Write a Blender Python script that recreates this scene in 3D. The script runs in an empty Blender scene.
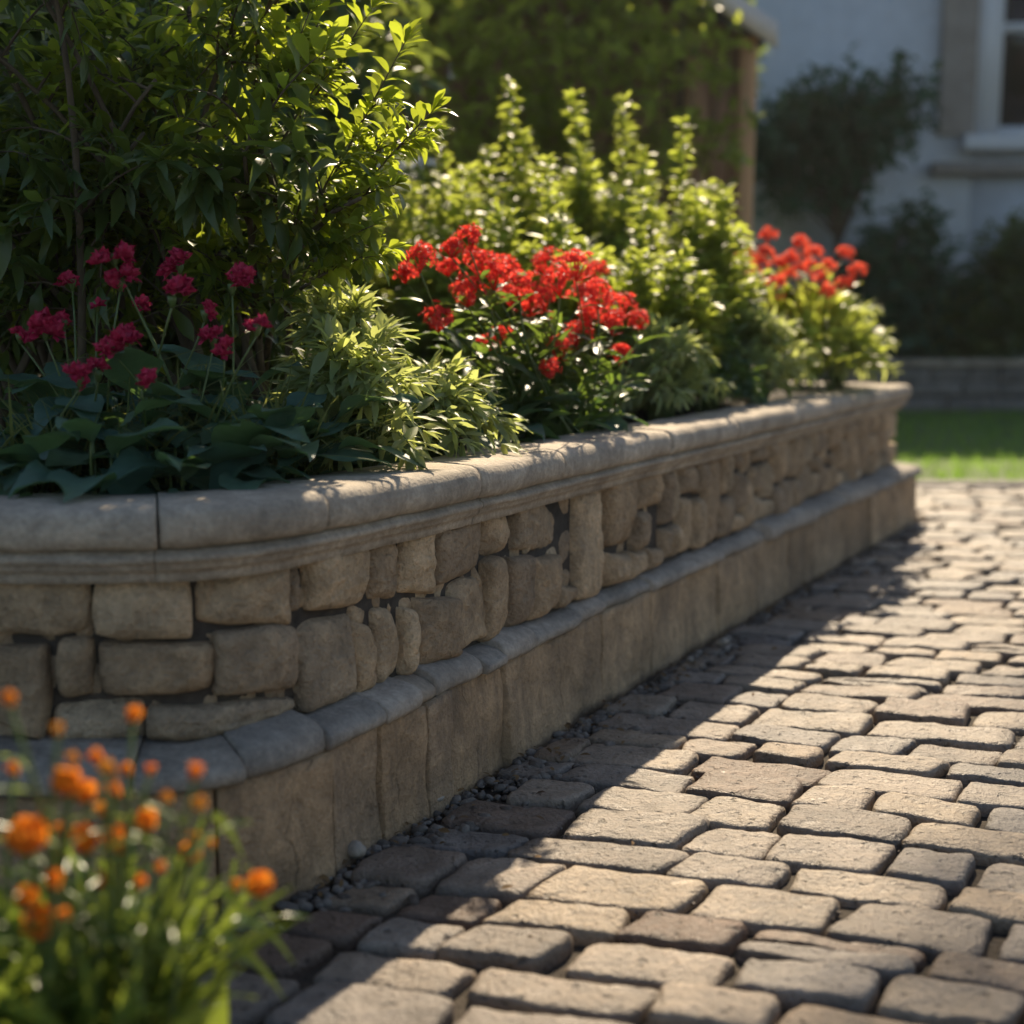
import bpy, math, random
import numpy as np
from mathutils import Vector, noise
rad = math.radians
HAZE = 0.0007
SC = bpy.context.scene
COL = SC.collection

# ------------------------------------------------------------------ camera, sky, sun, exposure
F_PX, CAM_H, PITCH = 1300.0, 0.75, math.atan(187 / 1300)
cam = bpy.data.cameras.new('camera')
cam.sensor_width = 36.0
cam.lens = F_PX / 1024 * 36
cam.clip_start, cam.clip_end = 0.05, 2000
cam.dof.use_dof = True
cam.dof.focus_distance = 2.12
cam.dof.aperture_fstop = 2.1
cam_ob = bpy.data.objects.new('camera', cam)
COL.objects.link(cam_ob)
cam_ob.location = (0, 0, CAM_H)
cam_ob.rotation_euler = (math.pi / 2 - PITCH, 0, 0)
SC.camera = cam_ob

SUN_EL, SUN_AZ = rad(40.5), rad(9)          # azimuth measured from +Y towards +X
world = bpy.data.worlds.new('World')
SC.world = world
world.use_nodes = True
wn = world.node_tree.nodes
sky = wn.new('ShaderNodeTexSky')
sky.sky_type = 'NISHITA'
sky.sun_disc = False
sky.sun_elevation, sky.sun_rotation = SUN_EL, SUN_AZ
world.node_tree.links.new(sky.outputs[0], wn['Background'].inputs[0])
wn['Background'].inputs[1].default_value = 0.078
sl = bpy.data.lights.new('sun', 'SUN')
sl.energy, sl.angle, sl.color = 5.0, rad(0.55), (1.0, 0.83, 0.60)
sun = bpy.data.objects.new('sun', sl)
COL.objects.link(sun)
sd = Vector((math.sin(SUN_AZ) * math.cos(SUN_EL), math.cos(SUN_AZ) * math.cos(SUN_EL), math.sin(SUN_EL)))
sun.rotation_euler = sd.to_track_quat('Z', 'Y').to_euler()
sun.location = (0, 0, 8)
SC.view_settings.view_transform = 'Standard'
SC.view_settings.look = 'None'
SC.view_settings.gamma = 1.0
SC.view_settings.exposure = 0.92
SC.cycles.max_bounces = 8
SC.cycles.transmission_bounces = 6

# ------------------------------------------------------------------ helpers
def ray(px, py):
    dx, u = (px - 512) / F_PX, -(py - 512) / F_PX
    return Vector((dx, math.cos(PITCH) + u * math.sin(PITCH), -math.sin(PITCH) + u * math.cos(PITCH)))
def P(px, py, Y):
    d = ray(px, py)
    return Vector((0, 0, CAM_H)) + d * (Y / d.y)
def proj(v):
    z = v[2] - CAM_H
    c = v[1] * math.cos(PITCH) - z * math.sin(PITCH)
    u = v[1] * math.sin(PITCH) + z * math.cos(PITCH)
    return 512 + F_PX * v[0] / c, 512 - F_PX * u / c

class MB:
    def __init__(s):
        s.v, s.f, s.n = [], [], 0
    def add(s, verts, faces):
        s.v.append(np.asarray(verts, float).reshape(-1, 3))
        n = s.n
        s.f.extend([tuple(i + n for i in fc) for fc in faces])
        s.n += len(s.v[-1])
    def inst(s, tmpl, mats, pos):
        tv, tf = tmpl
        mats, pos = np.asarray(mats, float), np.asarray(pos, float)
        if not len(pos): return
        vv = np.einsum('nij,kj->nki', mats, tv) + pos[:, None, :]
        k = len(tv)
        for i in range(len(pos)):
            b = s.n + i * k
            s.f.extend([tuple(j + b for j in fc) for fc in tf])
        s.v.append(vv.reshape(-1, 3))
        s.n += k * len(pos)
    def tube(s, pts, radii, n=6, cap=True):
        pts = [Vector(p) for p in pts]
        vs, fs = [], []
        t0 = (pts[1] - pts[0]).normalized()
        side = t0.cross(Vector((0, 0, 1)))
        if side.length < 1e-3: side = Vector((1, 0, 0))
        side.normalize()
        for i, p in enumerate(pts):
            t = (pts[min(i + 1, len(pts) - 1)] - pts[max(i - 1, 0)]).normalized()
            side = (side - t * side.dot(t)).normalized()
            up = t.cross(side)
            for k in range(n):
                a = 2 * math.pi * k / n
                vs.append(p + (side * math.cos(a) + up * math.sin(a)) * radii[i])
        for i in range(len(pts) - 1):
            for k in range(n):
                fs.append((i * n + k, i * n + (k + 1) % n, (i + 1) * n + (k + 1) % n, (i + 1) * n + k))
        if cap:
            fs.append(tuple(range(n - 1, -1, -1)))
            fs.append(tuple((len(pts) - 1) * n + k for k in range(n)))
        s.add([tuple(v) for v in vs], fs)
    def box(s, x0, x1, y0, y1, z0, z1):
        s.add([(x0, y0, z0), (x1, y0, z0), (x1, y1, z0), (x0, y1, z0), (x0, y0, z1), (x1, y0, z1), (x1, y1, z1), (x0, y1, z1)],
              [(3, 2, 1, 0), (4, 5, 6, 7), (0, 1, 5, 4), (1, 2, 6, 5), (2, 3, 7, 6), (3, 0, 4, 7)])
    def build(s, name, mat, parent=None, smooth=True, bevel=0):
        me = bpy.data.meshes.new(name)
        V = np.concatenate(s.v) if s.v else np.zeros((0, 3))
        me.vertices.add(len(V))
        me.vertices.foreach_set('co', V.ravel())
        lt = np.fromiter((len(f) for f in s.f), int, len(s.f))
        li = np.fromiter((i for f in s.f for i in f), int, int(lt.sum()))
        me.loops.add(len(li)); me.loops.foreach_set('vertex_index', li)
        me.polygons.add(len(lt))
        me.polygons.foreach_set('loop_start', np.concatenate([[0], np.cumsum(lt)[:-1]]))
        me.polygons.foreach_set('loop_total', lt)
        me.update(calc_edges=True)
        me.validate()
        if smooth: me.polygons.foreach_set('use_smooth', [True] * len(me.polygons))
        me.materials.append(mat)
        o = bpy.data.objects.new(name, me)
        COL.objects.link(o)
        if parent:
            o.parent = parent
            o.location = -parent.location
        if bevel:
            b = o.modifiers.new('bevel', 'BEVEL'); b.width = bevel; b.segments = 2
        return o

def thing(name, label, cat, loc=(0, 0, 0), group=None):
    o = bpy.data.objects.new(name, None)
    COL.objects.link(o)
    o.location = loc
    o.empty_display_size = 0.05
    return tag(o, label, cat, group)
def tag(o, label, cat, group=None):
    o['label'], o['category'] = label, cat
    if group: o['group'] = group
    return o
def struct(o, kind='structure', label=None, cat=None):
    o['kind'] = kind
    if label: o['label'] = label
    if cat: o['category'] = cat
    return o

# ------------------------------------------------------------------ materials
class NT:
    def __init__(s, name):
        s.m = bpy.data.materials.new(name); s.m.use_nodes = True
        s.t = s.m.node_tree; s.b = s.t.nodes['Principled BSDF']; s.out = s.t.nodes['Material Output']
        s.co = s.t.nodes.new('ShaderNodeTexCoord').outputs['Object']
    def n(s, typ, **kw):
        nd = s.t.nodes.new(typ)
        for k, v in kw.items(): setattr(nd, k, v)
        return nd
    def l(s, a, b): s.t.links.new(a, b)
    def noise(s, scale, detail=4, rough=0.55, vec=None, stretch=None):
        nd = s.n('ShaderNodeTexNoise'); nd.inputs['Scale'].default_value = scale
        nd.inputs['Detail'].default_value = detail; nd.inputs['Roughness'].default_value = rough
        v = vec or s.co
        if stretch:
            mp = s.n('ShaderNodeMapping'); mp.inputs['Scale'].default_value = stretch
            s.l(v, mp.inputs[0]); v = mp.outputs[0]
        s.l(v, nd.inputs['Vector']); return nd.outputs[0]
    def ramp(s, fac, stops):
        r = s.n('ShaderNodeValToRGB'); el = r.color_ramp.elements
        while len(el) < len(stops): el.new(0.5)
        for e, (p, c) in zip(el, stops):
            e.position = p; e.color = (*c, 1) if len(c) == 3 else c
        s.l(fac, r.inputs[0]); return r.outputs[0]
    def mix(s, fac, a, b, mode='MIX'):
        m = s.n('ShaderNodeMix', data_type='RGBA', blend_type=mode)
        for sock, val in ((m.inputs[0], fac), (m.inputs[6], a), (m.inputs[7], b)):
            if isinstance(val, (int, float)): sock.default_value = val
            elif isinstance(val, tuple): sock.default_value = (*val, 1)
            else: s.l(val, sock)
        return m.outputs[2]
    def isl(s): return s.n('ShaderNodeNewGeometry').outputs['Random Per Island']
    def rnd(s): return s.n('ShaderNodeObjectInfo').outputs['Random']
    def bump(s, h, dist=0.004, strength=0.6, prev=None):
        b = s.n('ShaderNodeBump'); b.inputs['Distance'].default_value = dist; b.inputs['Strength'].default_value = strength
        s.l(h, b.inputs['Height'])
        if prev: s.l(prev, b.inputs['Normal'])
        return b.outputs[0]
def g3(v): return (v, v, v)

def stone_mat(name, cols, island=True, stain=(0.1, 0.085, 0.07), streak=False, bump=1.0, rough=0.85, pits=True, dirt=0.55, crack=False):
    t = NT(name)
    r = t.isl() if island else t.rnd()
    st = [(i / max(1, len(cols) - 1), c) for i, c in enumerate(cols)]
    c = t.ramp(r, st)
    n1 = t.noise(9, 6, 0.6); n2 = t.noise(38, 6, 0.65); n3 = t.noise(140, 4, 0.6)
    c = t.mix(1.0, c, t.ramp(n1, [(0.3, g3(0.68)), (0.7, g3(1.25))]), 'MULTIPLY')
    c = t.mix(1.0, c, t.ramp(n2, [(0.3, g3(0.72)), (0.68, g3(1.2))]), 'MULTIPLY')
    c = t.mix(1.0, c, t.ramp(n3, [(0.3, g3(0.82)), (0.68, g3(1.14))]), 'MULTIPLY')
    c = t.mix(t.ramp(t.noise(5, 8, 0.7), [(0.55, g3(0)), (0.72, g3(dirt))]), c, stain)
    if streak:
        c = t.mix(t.ramp(t.noise(30, 5, 0.6, stretch=(1, 1, 0.12)), [(0.5, g3(0)), (0.75, g3(0.5))]), c, stain)
    b = t.bump(n1, 0.012 * bump, 0.5)
    b = t.bump(n2, 0.006 * bump, 0.7, b)
    b = t.bump(n3, 0.003 * bump, 0.9, b)
    if pits:
        p = t.ramp(t.noise(55, 2, 0.5), [(0.28, g3(0)), (0.36, g3(1))])
        b = t.bump(p, 0.004, 0.7, b)
        c = t.mix(1.0, c, t.ramp(t.noise(55, 2, 0.5), [(0.28, g3(0.45)), (0.36, g3(1))]), 'MULTIPLY')
    if crack:
        mp = t.n('ShaderNodeMapping'); mp.inputs['Scale'].default_value = (1, 1, 0.45); t.l(t.co, mp.inputs[0])
        ds = t.n('ShaderNodeMix', data_type='VECTOR'); ds.inputs[0].default_value = 0.06
        nn = t.n('ShaderNodeTexNoise'); nn.inputs['Scale'].default_value = 16; nn.inputs['Detail'].default_value = 5; t.l(t.co, nn.inputs['Vector'])
        t.l(mp.outputs[0], ds.inputs[4]); t.l(nn.outputs[1], ds.inputs[5])
        vo = t.n('ShaderNodeTexVoronoi', feature='DISTANCE_TO_EDGE'); vo.inputs['Scale'].default_value = 7.5; t.l(ds.outputs[1], vo.inputs['Vector'])
        cr = t.ramp(vo.outputs['Distance'], [(0.004, g3(0)), (0.022, g3(1))])
        mk = t.ramp(t.noise(6, 3), [(0.5, g3(0)), (0.62, g3(0.75))]); cr = t.mix(mk, (1.0, 1.0, 1.0), cr)
        c = t.mix(1.0, c, t.mix(0.5, cr, (1.0, 1.0, 1.0)), 'MULTIPLY'); b = t.bump(cr, 0.003, 0.7, b)
    t.l(c, t.b.inputs['Base Color']); t.l(b, t.b.inputs['Normal'])
    t.l(t.ramp(n2, [(0.3, g3(rough - 0.15)), (0.7, g3(min(1, rough + 0.08)))]), t.b.inputs['Roughness'])
    t.b.inputs['Specular IOR Level'].default_value = 0.35
    return t.m

def leaf_mat(name, cols, trans=(0.3, 0.45, 0.04), tfac=0.4, rough=0.42, spec=0.5):
    t = NT(name)
    c = t.ramp(t.isl(), [(i / max(1, len(cols) - 1), cc) for i, cc in enumerate(cols)])
    c = t.mix(1.0, c, t.ramp(t.noise(60, 3), [(0.3, g3(0.8)), (0.7, g3(1.15))]), 'MULTIPLY')
    t.l(c, t.b.inputs['Base Color'])
    t.b.inputs['Roughness'].default_value = rough
    t.b.inputs['Specular IOR Level'].default_value = spec
    tr = t.n('ShaderNodeBsdfTranslucent')
    tc = t.mix(1.0, trans, t.ramp(t.isl(), [(0, g3(0.7)), (1, g3(1.2))]), 'MULTIPLY')
    t.l(tc, tr.inputs[0])
    mx = t.n('ShaderNodeMixShader'); mx.inputs[0].default_value = tfac
    t.l(t.b.outputs[0], mx.inputs[1]); t.l(tr.outputs[0], mx.inputs[2]); t.l(mx.outputs[0], t.out.inputs[0])
    return t.m

def plain_mat(name, col, rough=0.7, nscale=20, var=0.15, bump=0.002, spec=0.4, stretch=None):
    t = NT(name)
    n = t.noise(nscale, 5, stretch=stretch)
    c = t.mix(1.0, col, t.ramp(n, [(0.25, g3(1 - var)), (0.75, g3(1 + var))]), 'MULTIPLY')
    t.l(c, t.b.inputs['Base Color']); t.b.inputs['Roughness'].default_value = rough
    t.b.inputs['Specular IOR Level'].default_value = spec
    if bump: t.l(t.bump(n, bump), t.b.inputs['Normal'])
    return t.m

M = {}
M['cobble'] = stone_mat('cobble_stone', [(0.155, 0.125, 0.097), (0.26, 0.205, 0.15), (0.17, 0.15, 0.13), (0.29, 0.22, 0.145), (0.125, 0.08, 0.054), (0.235, 0.19, 0.145), (0.13, 0.115, 0.105), (0.27, 0.215, 0.155)],
                        stain=(0.06, 0.042, 0.028), bump=1.7, dirt=0.75, rough=0.52)
M['facing'] = stone_mat('rubble_stone', [(0.53, 0.37, 0.215), (0.37, 0.26, 0.155), (0.61, 0.44, 0.265), (0.32, 0.23, 0.145), (0.53, 0.40, 0.255)], bump=3.0, pits=False, dirt=0.45)
M['coping'] = stone_mat('coping_stone', [(0.41, 0.34, 0.255), (0.36, 0.30, 0.225), (0.44, 0.365, 0.275)], island=False, stain=(0.15, 0.12, 0.09), bump=0.8, pits=False)
M['plinth'] = stone_mat('plinth_stone', [(0.40, 0.265, 0.145), (0.30, 0.205, 0.12), (0.47, 0.32, 0.18), (0.34, 0.235, 0.14), (0.42, 0.285, 0.16)], island=False, stain=(0.12, 0.09, 0.065), streak=True, bump=1.7, pits=False, crack=True)
M['cap'] = stone_mat('plinth_cap_stone', [(0.30, 0.26, 0.21), (0.35, 0.30, 0.24), (0.26, 0.23, 0.19), (0.33, 0.27, 0.2)], island=False, bump=0.7, dirt=0.3, pits=False)
M['mortar'] = plain_mat('old_mortar', (0.06, 0.046, 0.033), 0.95, 60, 0.4, 0.006)
M['dirt'] = plain_mat('joint_dirt', (0.04, 0.03, 0.02), 0.95, 90, 0.5, 0.008)
M['soil'] = plain_mat('dark_soil', (0.035, 0.026, 0.018), 0.95, 40, 0.5, 0.015)
M['gravel'] = stone_mat('gravel_stone', [(0.10, 0.085, 0.07), (0.22, 0.19, 0.155), (0.16, 0.135, 0.11), (0.08, 0.06, 0.045)], pits=False)
M['bark'] = plain_mat('branch_bark', (0.10, 0.075, 0.045), 0.85, 60, 0.4, 0.003, stretch=(1, 1, 0.3))
M['stem'] = leaf_mat('green_stem', [(0.09, 0.14, 0.035), (0.12, 0.16, 0.05)], tfac=0.15)
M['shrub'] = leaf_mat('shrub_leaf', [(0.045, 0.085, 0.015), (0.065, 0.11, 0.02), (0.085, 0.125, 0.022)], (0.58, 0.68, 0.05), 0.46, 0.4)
M['shrub_shaded'] = leaf_mat('shrub_shaded_leaf', [(0.04, 0.075, 0.018), (0.055, 0.095, 0.022), (0.07, 0.105, 0.025)], (0.34, 0.44, 0.05), 0.28, 0.42)  # darker, less translucent copy of the shrub leaf; shade put into its colour
M['spire'] = leaf_mat('spire_leaf', [(0.08, 0.12, 0.02), (0.11, 0.15, 0.025), (0.14, 0.17, 0.035)], (0.62, 0.70, 0.10), 0.52, 0.45, 0.45)
M['hosta'] = leaf_mat('broad_leaf', [(0.06, 0.12, 0.085), (0.075, 0.14, 0.10), (0.095, 0.15, 0.08)], (0.2, 0.36, 0.08), 0.25, 0.5, 0.35)
M['pale'] = leaf_mat('pale_leaf', [(0.22, 0.27, 0.12), (0.28, 0.32, 0.15), (0.17, 0.23, 0.10)], (0.6, 0.66, 0.18), 0.48, 0.5)
M['grassy'] = leaf_mat('grassy_leaf', [(0.10, 0.14, 0.05), (0.14, 0.17, 0.06)], (0.4, 0.42, 0.1), 0.35, 0.5)
M['lychnis_leaf'] = leaf_mat('flower_leaf', [(0.045, 0.09, 0.03), (0.06, 0.11, 0.035)], (0.25, 0.38, 0.05), 0.35)
M['dark_leaf'] = leaf_mat('dark_tree_leaf', [(0.045, 0.085, 0.035), (0.06, 0.105, 0.04), (0.075, 0.11, 0.04)], (0.30, 0.38, 0.06), 0.35, 0.45)
M['ivy'] = leaf_mat('wall_shrub_leaf', [(0.03, 0.09, 0.045), (0.04, 0.11, 0.055)], (0.10, 0.22, 0.06), 0.25, 0.5)
M['red'] = leaf_mat('red_petal', [(0.68, 0.045, 0.035), (0.75, 0.07, 0.045), (0.6, 0.03, 0.03)], (1.0, 0.09, 0.06), 0.45, 0.5, 0.3)
M['crimson'] = leaf_mat('crimson_petal', [(0.46, 0.022, 0.075), (0.55, 0.035, 0.10), (0.38, 0.018, 0.06)], (0.6, 0.03, 0.09), 0.3, 0.5, 0.3)
M['scarlet'] = leaf_mat('scarlet_petal', [(0.8, 0.10, 0.05), (0.85, 0.14, 0.07)], (1.0, 0.16, 0.08), 0.5, 0.5, 0.3)
M['orange'] = leaf_mat('orange_petal', [(0.86, 0.26, 0.03), (0.9, 0.36, 0.045), (0.82, 0.2, 0.02)], (1.0, 0.42, 0.035), 0.4, 0.5, 0.3)
M['amber'] = leaf_mat('amber_petal', [(0.75, 0.33, 0.04), (0.8, 0.38, 0.06)], (0.95, 0.5, 0.06), 0.4, 0.5, 0.3)
M['white'] = leaf_mat('white_petal', [(0.75, 0.74, 0.7), (0.8, 0.8, 0.78)], (0.8, 0.8, 0.75), 0.4, 0.5, 0.3)
M['strap'] = leaf_mat('strap_leaf', [(0.075, 0.13, 0.03), (0.10, 0.165, 0.035), (0.125, 0.175, 0.045)], (0.38, 0.48, 0.06), 0.36, 0.32, 0.6)
M['lawn_leaf'] = leaf_mat('grass_blade', [(0.09, 0.19, 0.03), (0.12, 0.22, 0.04)], (0.32, 0.55, 0.05), 0.45)
M['lawn'] = plain_mat('lawn_turf', (0.085, 0.125, 0.035), 0.9, 3, 0.6, 0.01)
M['house'] = plain_mat('painted_render', (0.50, 0.54, 0.565), 0.8, 6, 0.10, 0.004)
M['surround'] = plain_mat('stone_surround', (0.27, 0.245, 0.215), 0.85, 8, 0.2, 0.004)
M['frame'] = plain_mat('painted_frame', (0.62, 0.64, 0.65), 0.45, 30, 0.05, 0)
M['slate'] = plain_mat('roof_slate', (0.09, 0.09, 0.10), 0.6, 12, 0.3, 0.01)
M['wood'] = plain_mat('weathered_timber', (0.34, 0.20, 0.115), 0.75, 25, 0.45, 0.006, stretch=(1, 1, 0.08))
M['post'] = plain_mat('sunlit_tan_post', (0.50, 0.30, 0.16), 0.75, 25, 0.4, 0.006, stretch=(1, 1, 0.08))  # lighter than the boards; sunlight on the post is put into its colour
M['barge'] = plain_mat('pale_bargeboard', (0.6, 0.57, 0.53), 0.6, 30, 0.1, 0)
M['lowwall'] = stone_mat('low_wall_stone', [(0.20, 0.18, 0.16), (0.25, 0.225, 0.2)], bump=1.5)
M['curtain'] = plain_mat('curtain_cloth', (0.35, 0.30, 0.24), 0.9, 14, 0.25, 0.01, stretch=(1, 1, 0.02))
tg = NT('window_glass'); tg.b.inputs['Base Color'].default_value = (0.02, 0.022, 0.02, 1); tg.b.inputs['Roughness'].default_value = 0.08
tg.b.inputs['Alpha'].default_value = 0.75; M['glass'] = tg.m

# ------------------------------------------------------------------ wall path in plan
D = Vector((0.487, 0.8734)); N_ = Vector((D.y, -D.x))
C1 = Vector((-0.345, 1.575)); C2 = C1 + D * 3.96; C3 = C2 - N_ * 2.6; C4 = Vector((-2.4, C3.y)); C0 = Vector((-2.4, 1.575))
def arc(c, a, b, t, n):
    p0, p1 = c - a * t, c + b * t
    r = t / math.tan(math.acos(max(-1, min(1, a.dot(b)))) / 2)
    na = Vector((-a.y, a.x)); ctr = p0 + na * r
    ang = math.acos(a.dot(b)); out = []
    for i in range(n + 1):
        th = ang * i / n
        v = -na * r
        out.append(ctr + Vector((v.x * math.cos(th) - v.y * math.sin(th), v.x * math.sin(th) + v.y * math.cos(th))))
    return out
PATH = [C0] + arc(C1, Vector((1, 0)), D, 0.165, 10) + [C2, C3, C4, C0.copy()]
_pn, _ps = [], [0.0]
for i in range(1, len(PATH)): _ps.append(_ps[-1] + (PATH[i] - PATH[i - 1]).length)
for i in range(len(PATH)):
    a = (PATH[i] - PATH[i - 1]).normalized() if i else (PATH[-1] - PATH[-2]).normalized()
    b = (PATH[i + 1] - PATH[i]).normalized() if i < len(PATH) - 1 else (PATH[1] - PATH[0]).normalized()
    na, nb = Vector((a.y, -a.x)), Vector((b.y, -b.x))
    m = (na + nb).normalized(); _pn.append(m / max(0.3, m.dot(na)))
S_END, S_C2, S_C3 = _ps[-1], _ps[12], _ps[13]
def wp(s, o, z=0.0):
    s = max(0, min(S_END, s))
    i = 1
    while i < len(_ps) - 1 and s > _ps[i]: i += 1
    t = (s - _ps[i - 1]) / (_ps[i] - _ps[i - 1])
    p = PATH[i - 1].lerp(PATH[i], t); n = _pn[i - 1].lerp(_pn[i], t)
    return Vector((p.x + n.x * o, p.y + n.y * o, z))
def lerpk(s, ks):
    if s <= ks[0][0]: return ks[0][1]
    for (a, u), (b, v) in zip(ks, ks[1:]):
        if s <= b: t = (s - a) / (b - a); t = t * t * (3 - 2 * t); return u + (v - u) * t
    return ks[-1][1]
_sc = (_ps[1] + _ps[11]) / 2
def coff(s): return lerpk(s, [(_sc - 0.1, 0.0), (_sc + 0.5, 0.022), (_sc + 1.6, 0.008), (S_C2, -0.03)])
def poff(s): return lerpk(s, [(_sc - 0.1, 0.03), (_sc + 0.25, 0.002), (_sc + 1.2, -0.030), (S_C2, -0.008)])
def wpc(s, o, z=0.0): return wp(s, o + coff(s), z)
def s_at_px(px, z, o):
    lo, hi = 0.6, S_C2
    for _ in range(40):
        m = (lo + hi) / 2
        if proj(wpc(m, o, z))[0] < px: lo = m
        else: hi = m
    return lo
def sz_at(px, py, o):
    z = 0.32
    for _ in range(8):
        s = s_at_px(px, z, o); y0 = proj(wpc(s, o, z))[1]; y1 = proj(wpc(s, o, z + 0.01))[1]
        z += (py - y0) / (y1 - y0) * 0.01
    return s, z
def nz(x, y, z, k, off=0.0): return noise.noise(Vector((x * k + off, y * k - off * 0.7, z * k + off * 1.3)))

def sweep(mb, prof, s0, s1, step=0.03, amp=0.002, seed=0.0, gap=0.0015, round_=0.004, do=0.0, dz=0.0, off=None):
    ss = [s0 + gap, s0 + gap + round_ * 0.4, s0 + gap + round_]
    k = max(1, int((s1 - s0) / step))
    mid = sorted([s0 + (s1 - s0) * i / k for i in range(1, k)] + [q for q in _ps if s0 + 0.012 < q < s1 - 0.012])
    last = ss[-1]
    for q in mid:
        if q - last > 0.004 and q < s1 - gap - round_ - 0.003: ss.append(q); last = q
    ss += [s1 - gap - round_, s1 - gap - round_ * 0.4, s1 - gap]
    co = sum(p[0] for p in prof) / len(prof); cz = sum(p[1] for p in prof) / len(prof)
    vs, fs, n = [], [], len(prof)
    for j, s in enumerate(ss):
        e = min(j, len(ss) - 1 - j); ins = (round_, round_ * 0.35, 0)[min(e, 2)]
        for o, z in prof:
            oo, zz = o + do + (off(s) if off else 0), z + dz
            dd = math.hypot(o - co, z - cz) + 1e-6
            oo -= (o - co) / dd * ins; zz -= (z - cz) / dd * ins
            w = wp(s, oo, zz)
            d1 = nz(w.x, w.y, w.z, 9, seed) * amp + nz(w.x, w.y, w.z, 34, seed) * amp * 0.45
            w2 = wp(s, oo + d1, zz + nz(w.x, w.y, w.z, 13, seed + 9) * amp * 0.8)
            vs.append(tuple(w2))
    for j in range(len(ss) - 1):
        for i in range(n):
            fs.append((j * n + i, (j + 1) * n + i, (j + 1) * n + (i + 1) % n, j * n + (i + 1) % n))
    fs.append(tuple(range(n))); fs.append(tuple((len(ss) - 1) * n + i for i in range(n - 1, -1, -1)))
    mb.add(vs, fs)

def chaikin(p, it=2, q=0.25):
    for _ in range(it):
        r = []
        for i in range(len(p)):
            a, b = p[i], p[(i + 1) % len(p)]
            r.append((a[0] + (b[0] - a[0]) * q, a[1] + (b[1] - a[1]) * q)); r.append((b[0] - (b[0] - a[0]) * q, b[1] - (b[1] - a[1]) * q))
        p = r
    return p
def resample(p, n):
    L = [0]
    for i in range(len(p)): L.append(L[-1] + math.dist(p[i], p[(i + 1) % len(p)]))
    out = []; j = 0
    for k in range(n):
        t = L[-1] * k / n
        while L[j + 1] < t: j += 1
        f = (t - L[j]) / max(1e-9, L[j + 1] - L[j]); a, b = p[j], p[(j + 1) % len(p)]
        out.append((a[0] + (b[0] - a[0]) * f, a[1] + (b[1] - a[1]) * f))
    return out
def pillow(mb, poly, mapf, rings, n=36, round_=0.012, jag=0.002, amp=0.003, seed=0.0, inner=(0.66, 0.33), tilt=(0, 0), facets=()):
    """stone with an irregular outline; rings = (inset in metres, height); mapf(a, b, h) -> world"""
    q = []
    m = len(poly)
    for i in range(m):     # keep corners only slightly rounded
        a, b = poly[i], poly[(i + 1) % m]; L = math.dist(a, b); r = min(round_, L * 0.33)
        q.append((a[0] + (b[0] - a[0]) * r / L, a[1] + (b[1] - a[1]) * r / L))
        for t in (0.36, 0.64):
            if L > 0.05: q.append((a[0] + (b[0] - a[0]) * t, a[1] + (b[1] - a[1]) * t))
        q.append((b[0] - (b[0] - a[0]) * r / L, b[1] - (b[1] - a[1]) * r / L))
    q = [(x + nz(x, y, seed, 14, seed) * jag * 2 + nz(x, y, seed, 45, seed) * jag, y + nz(y, x, seed + 5, 14, seed) * jag * 2 + nz(y, x, seed, 45, seed + 3) * jag) for x, y in q]
    q = resample(chaikin(q, 1), n)
    cx = sum(p[0] for p in q) / n; cy = sum(p[1] for p in q) / n
    w = max(p[0] for p in q) - min(p[0] for p in q); h = max(p[1] for p in q) - min(p[1] for p in q)
    rw, rh = w / 2, h / 2
    vs, fs, hh = [], [], rings[-1][1]
    allr = []
    for ins, ht in rings:
        allr.append(([(cx + (x - cx) * max(0.1, 1 - ins / rw), cy + (y - cy) * max(0.1, 1 - ins / rh)) for x, y in q], ht))
    lastp = allr[-1][0]
    for k in inner: allr.append(([(cx + (x - cx) * k, cy + (y - cy) * k) for x, y in lastp], hh))
    for pts, ht in allr:
        for x, y in pts:
            d = (nz(x, y, seed, 11, seed) * 1.0 + nz(x, y, seed, 30, seed) * 0.55 + nz(x, y, seed, 75, seed) * 0.45) * amp
            for fx, fy, fo, fs_ in facets:
                e = (x - cx) / rw * fx + (y - cy) / rh * fy - fo
                if e > 0 and ht > rings[0][1] + 1e-4: d -= e * fs_
            vs.append(mapf(x, y, ht + (d if ht > rings[0][1] + 1e-4 else 0) + (x - cx) * tilt[0] + (y - cy) * tilt[1]))
    vs.append(mapf(cx, cy, hh + nz(cx, cy, seed, 11, seed) * amp))
    for r in range(len(allr) - 1):
        for i in range(n):
            fs.append((r * n + i, r * n + (i + 1) % n, (r + 1) * n + (i + 1) % n, (r + 1) * n + i))
    b = (len(allr) - 1) * n
    for i in range(n): fs.append((b + i, b + (i + 1) % n, b + n))
    mb.add(vs, fs)

# ------------------------------------------------------------------ ground, pavement, lawn
m = MB(); m.add([(-80, -60, -0.07), (80, -60, -0.07), (80, 120, -0.07), (-80, 120, -0.07)], [(0, 1, 2, 3)])
struct(m.build('ground', M['soil'], smooth=False))
rng = random.Random(11)
# earth between the setts, gently uneven
nx, ny = 130, 130
m = MB(); vs = []; fs = []
for j in range(ny + 1):
    for i in range(nx + 1):
        x, y = -2.6 + 7.4 * i / nx, 0.1 + 6.05 * j / ny
        vs.append((x, y, -0.021 + nz(x, y, 0, 5) * 0.005 + nz(x, y, 0, 23) * 0.006))
for j in range(ny):
    for i in range(nx):
        a = j * (nx + 1) + i; fs.append((a, a + 1, a + nx + 2, a + nx + 1))
m.add(vs, fs); struct(m.build('path', M['dirt']))

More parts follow.
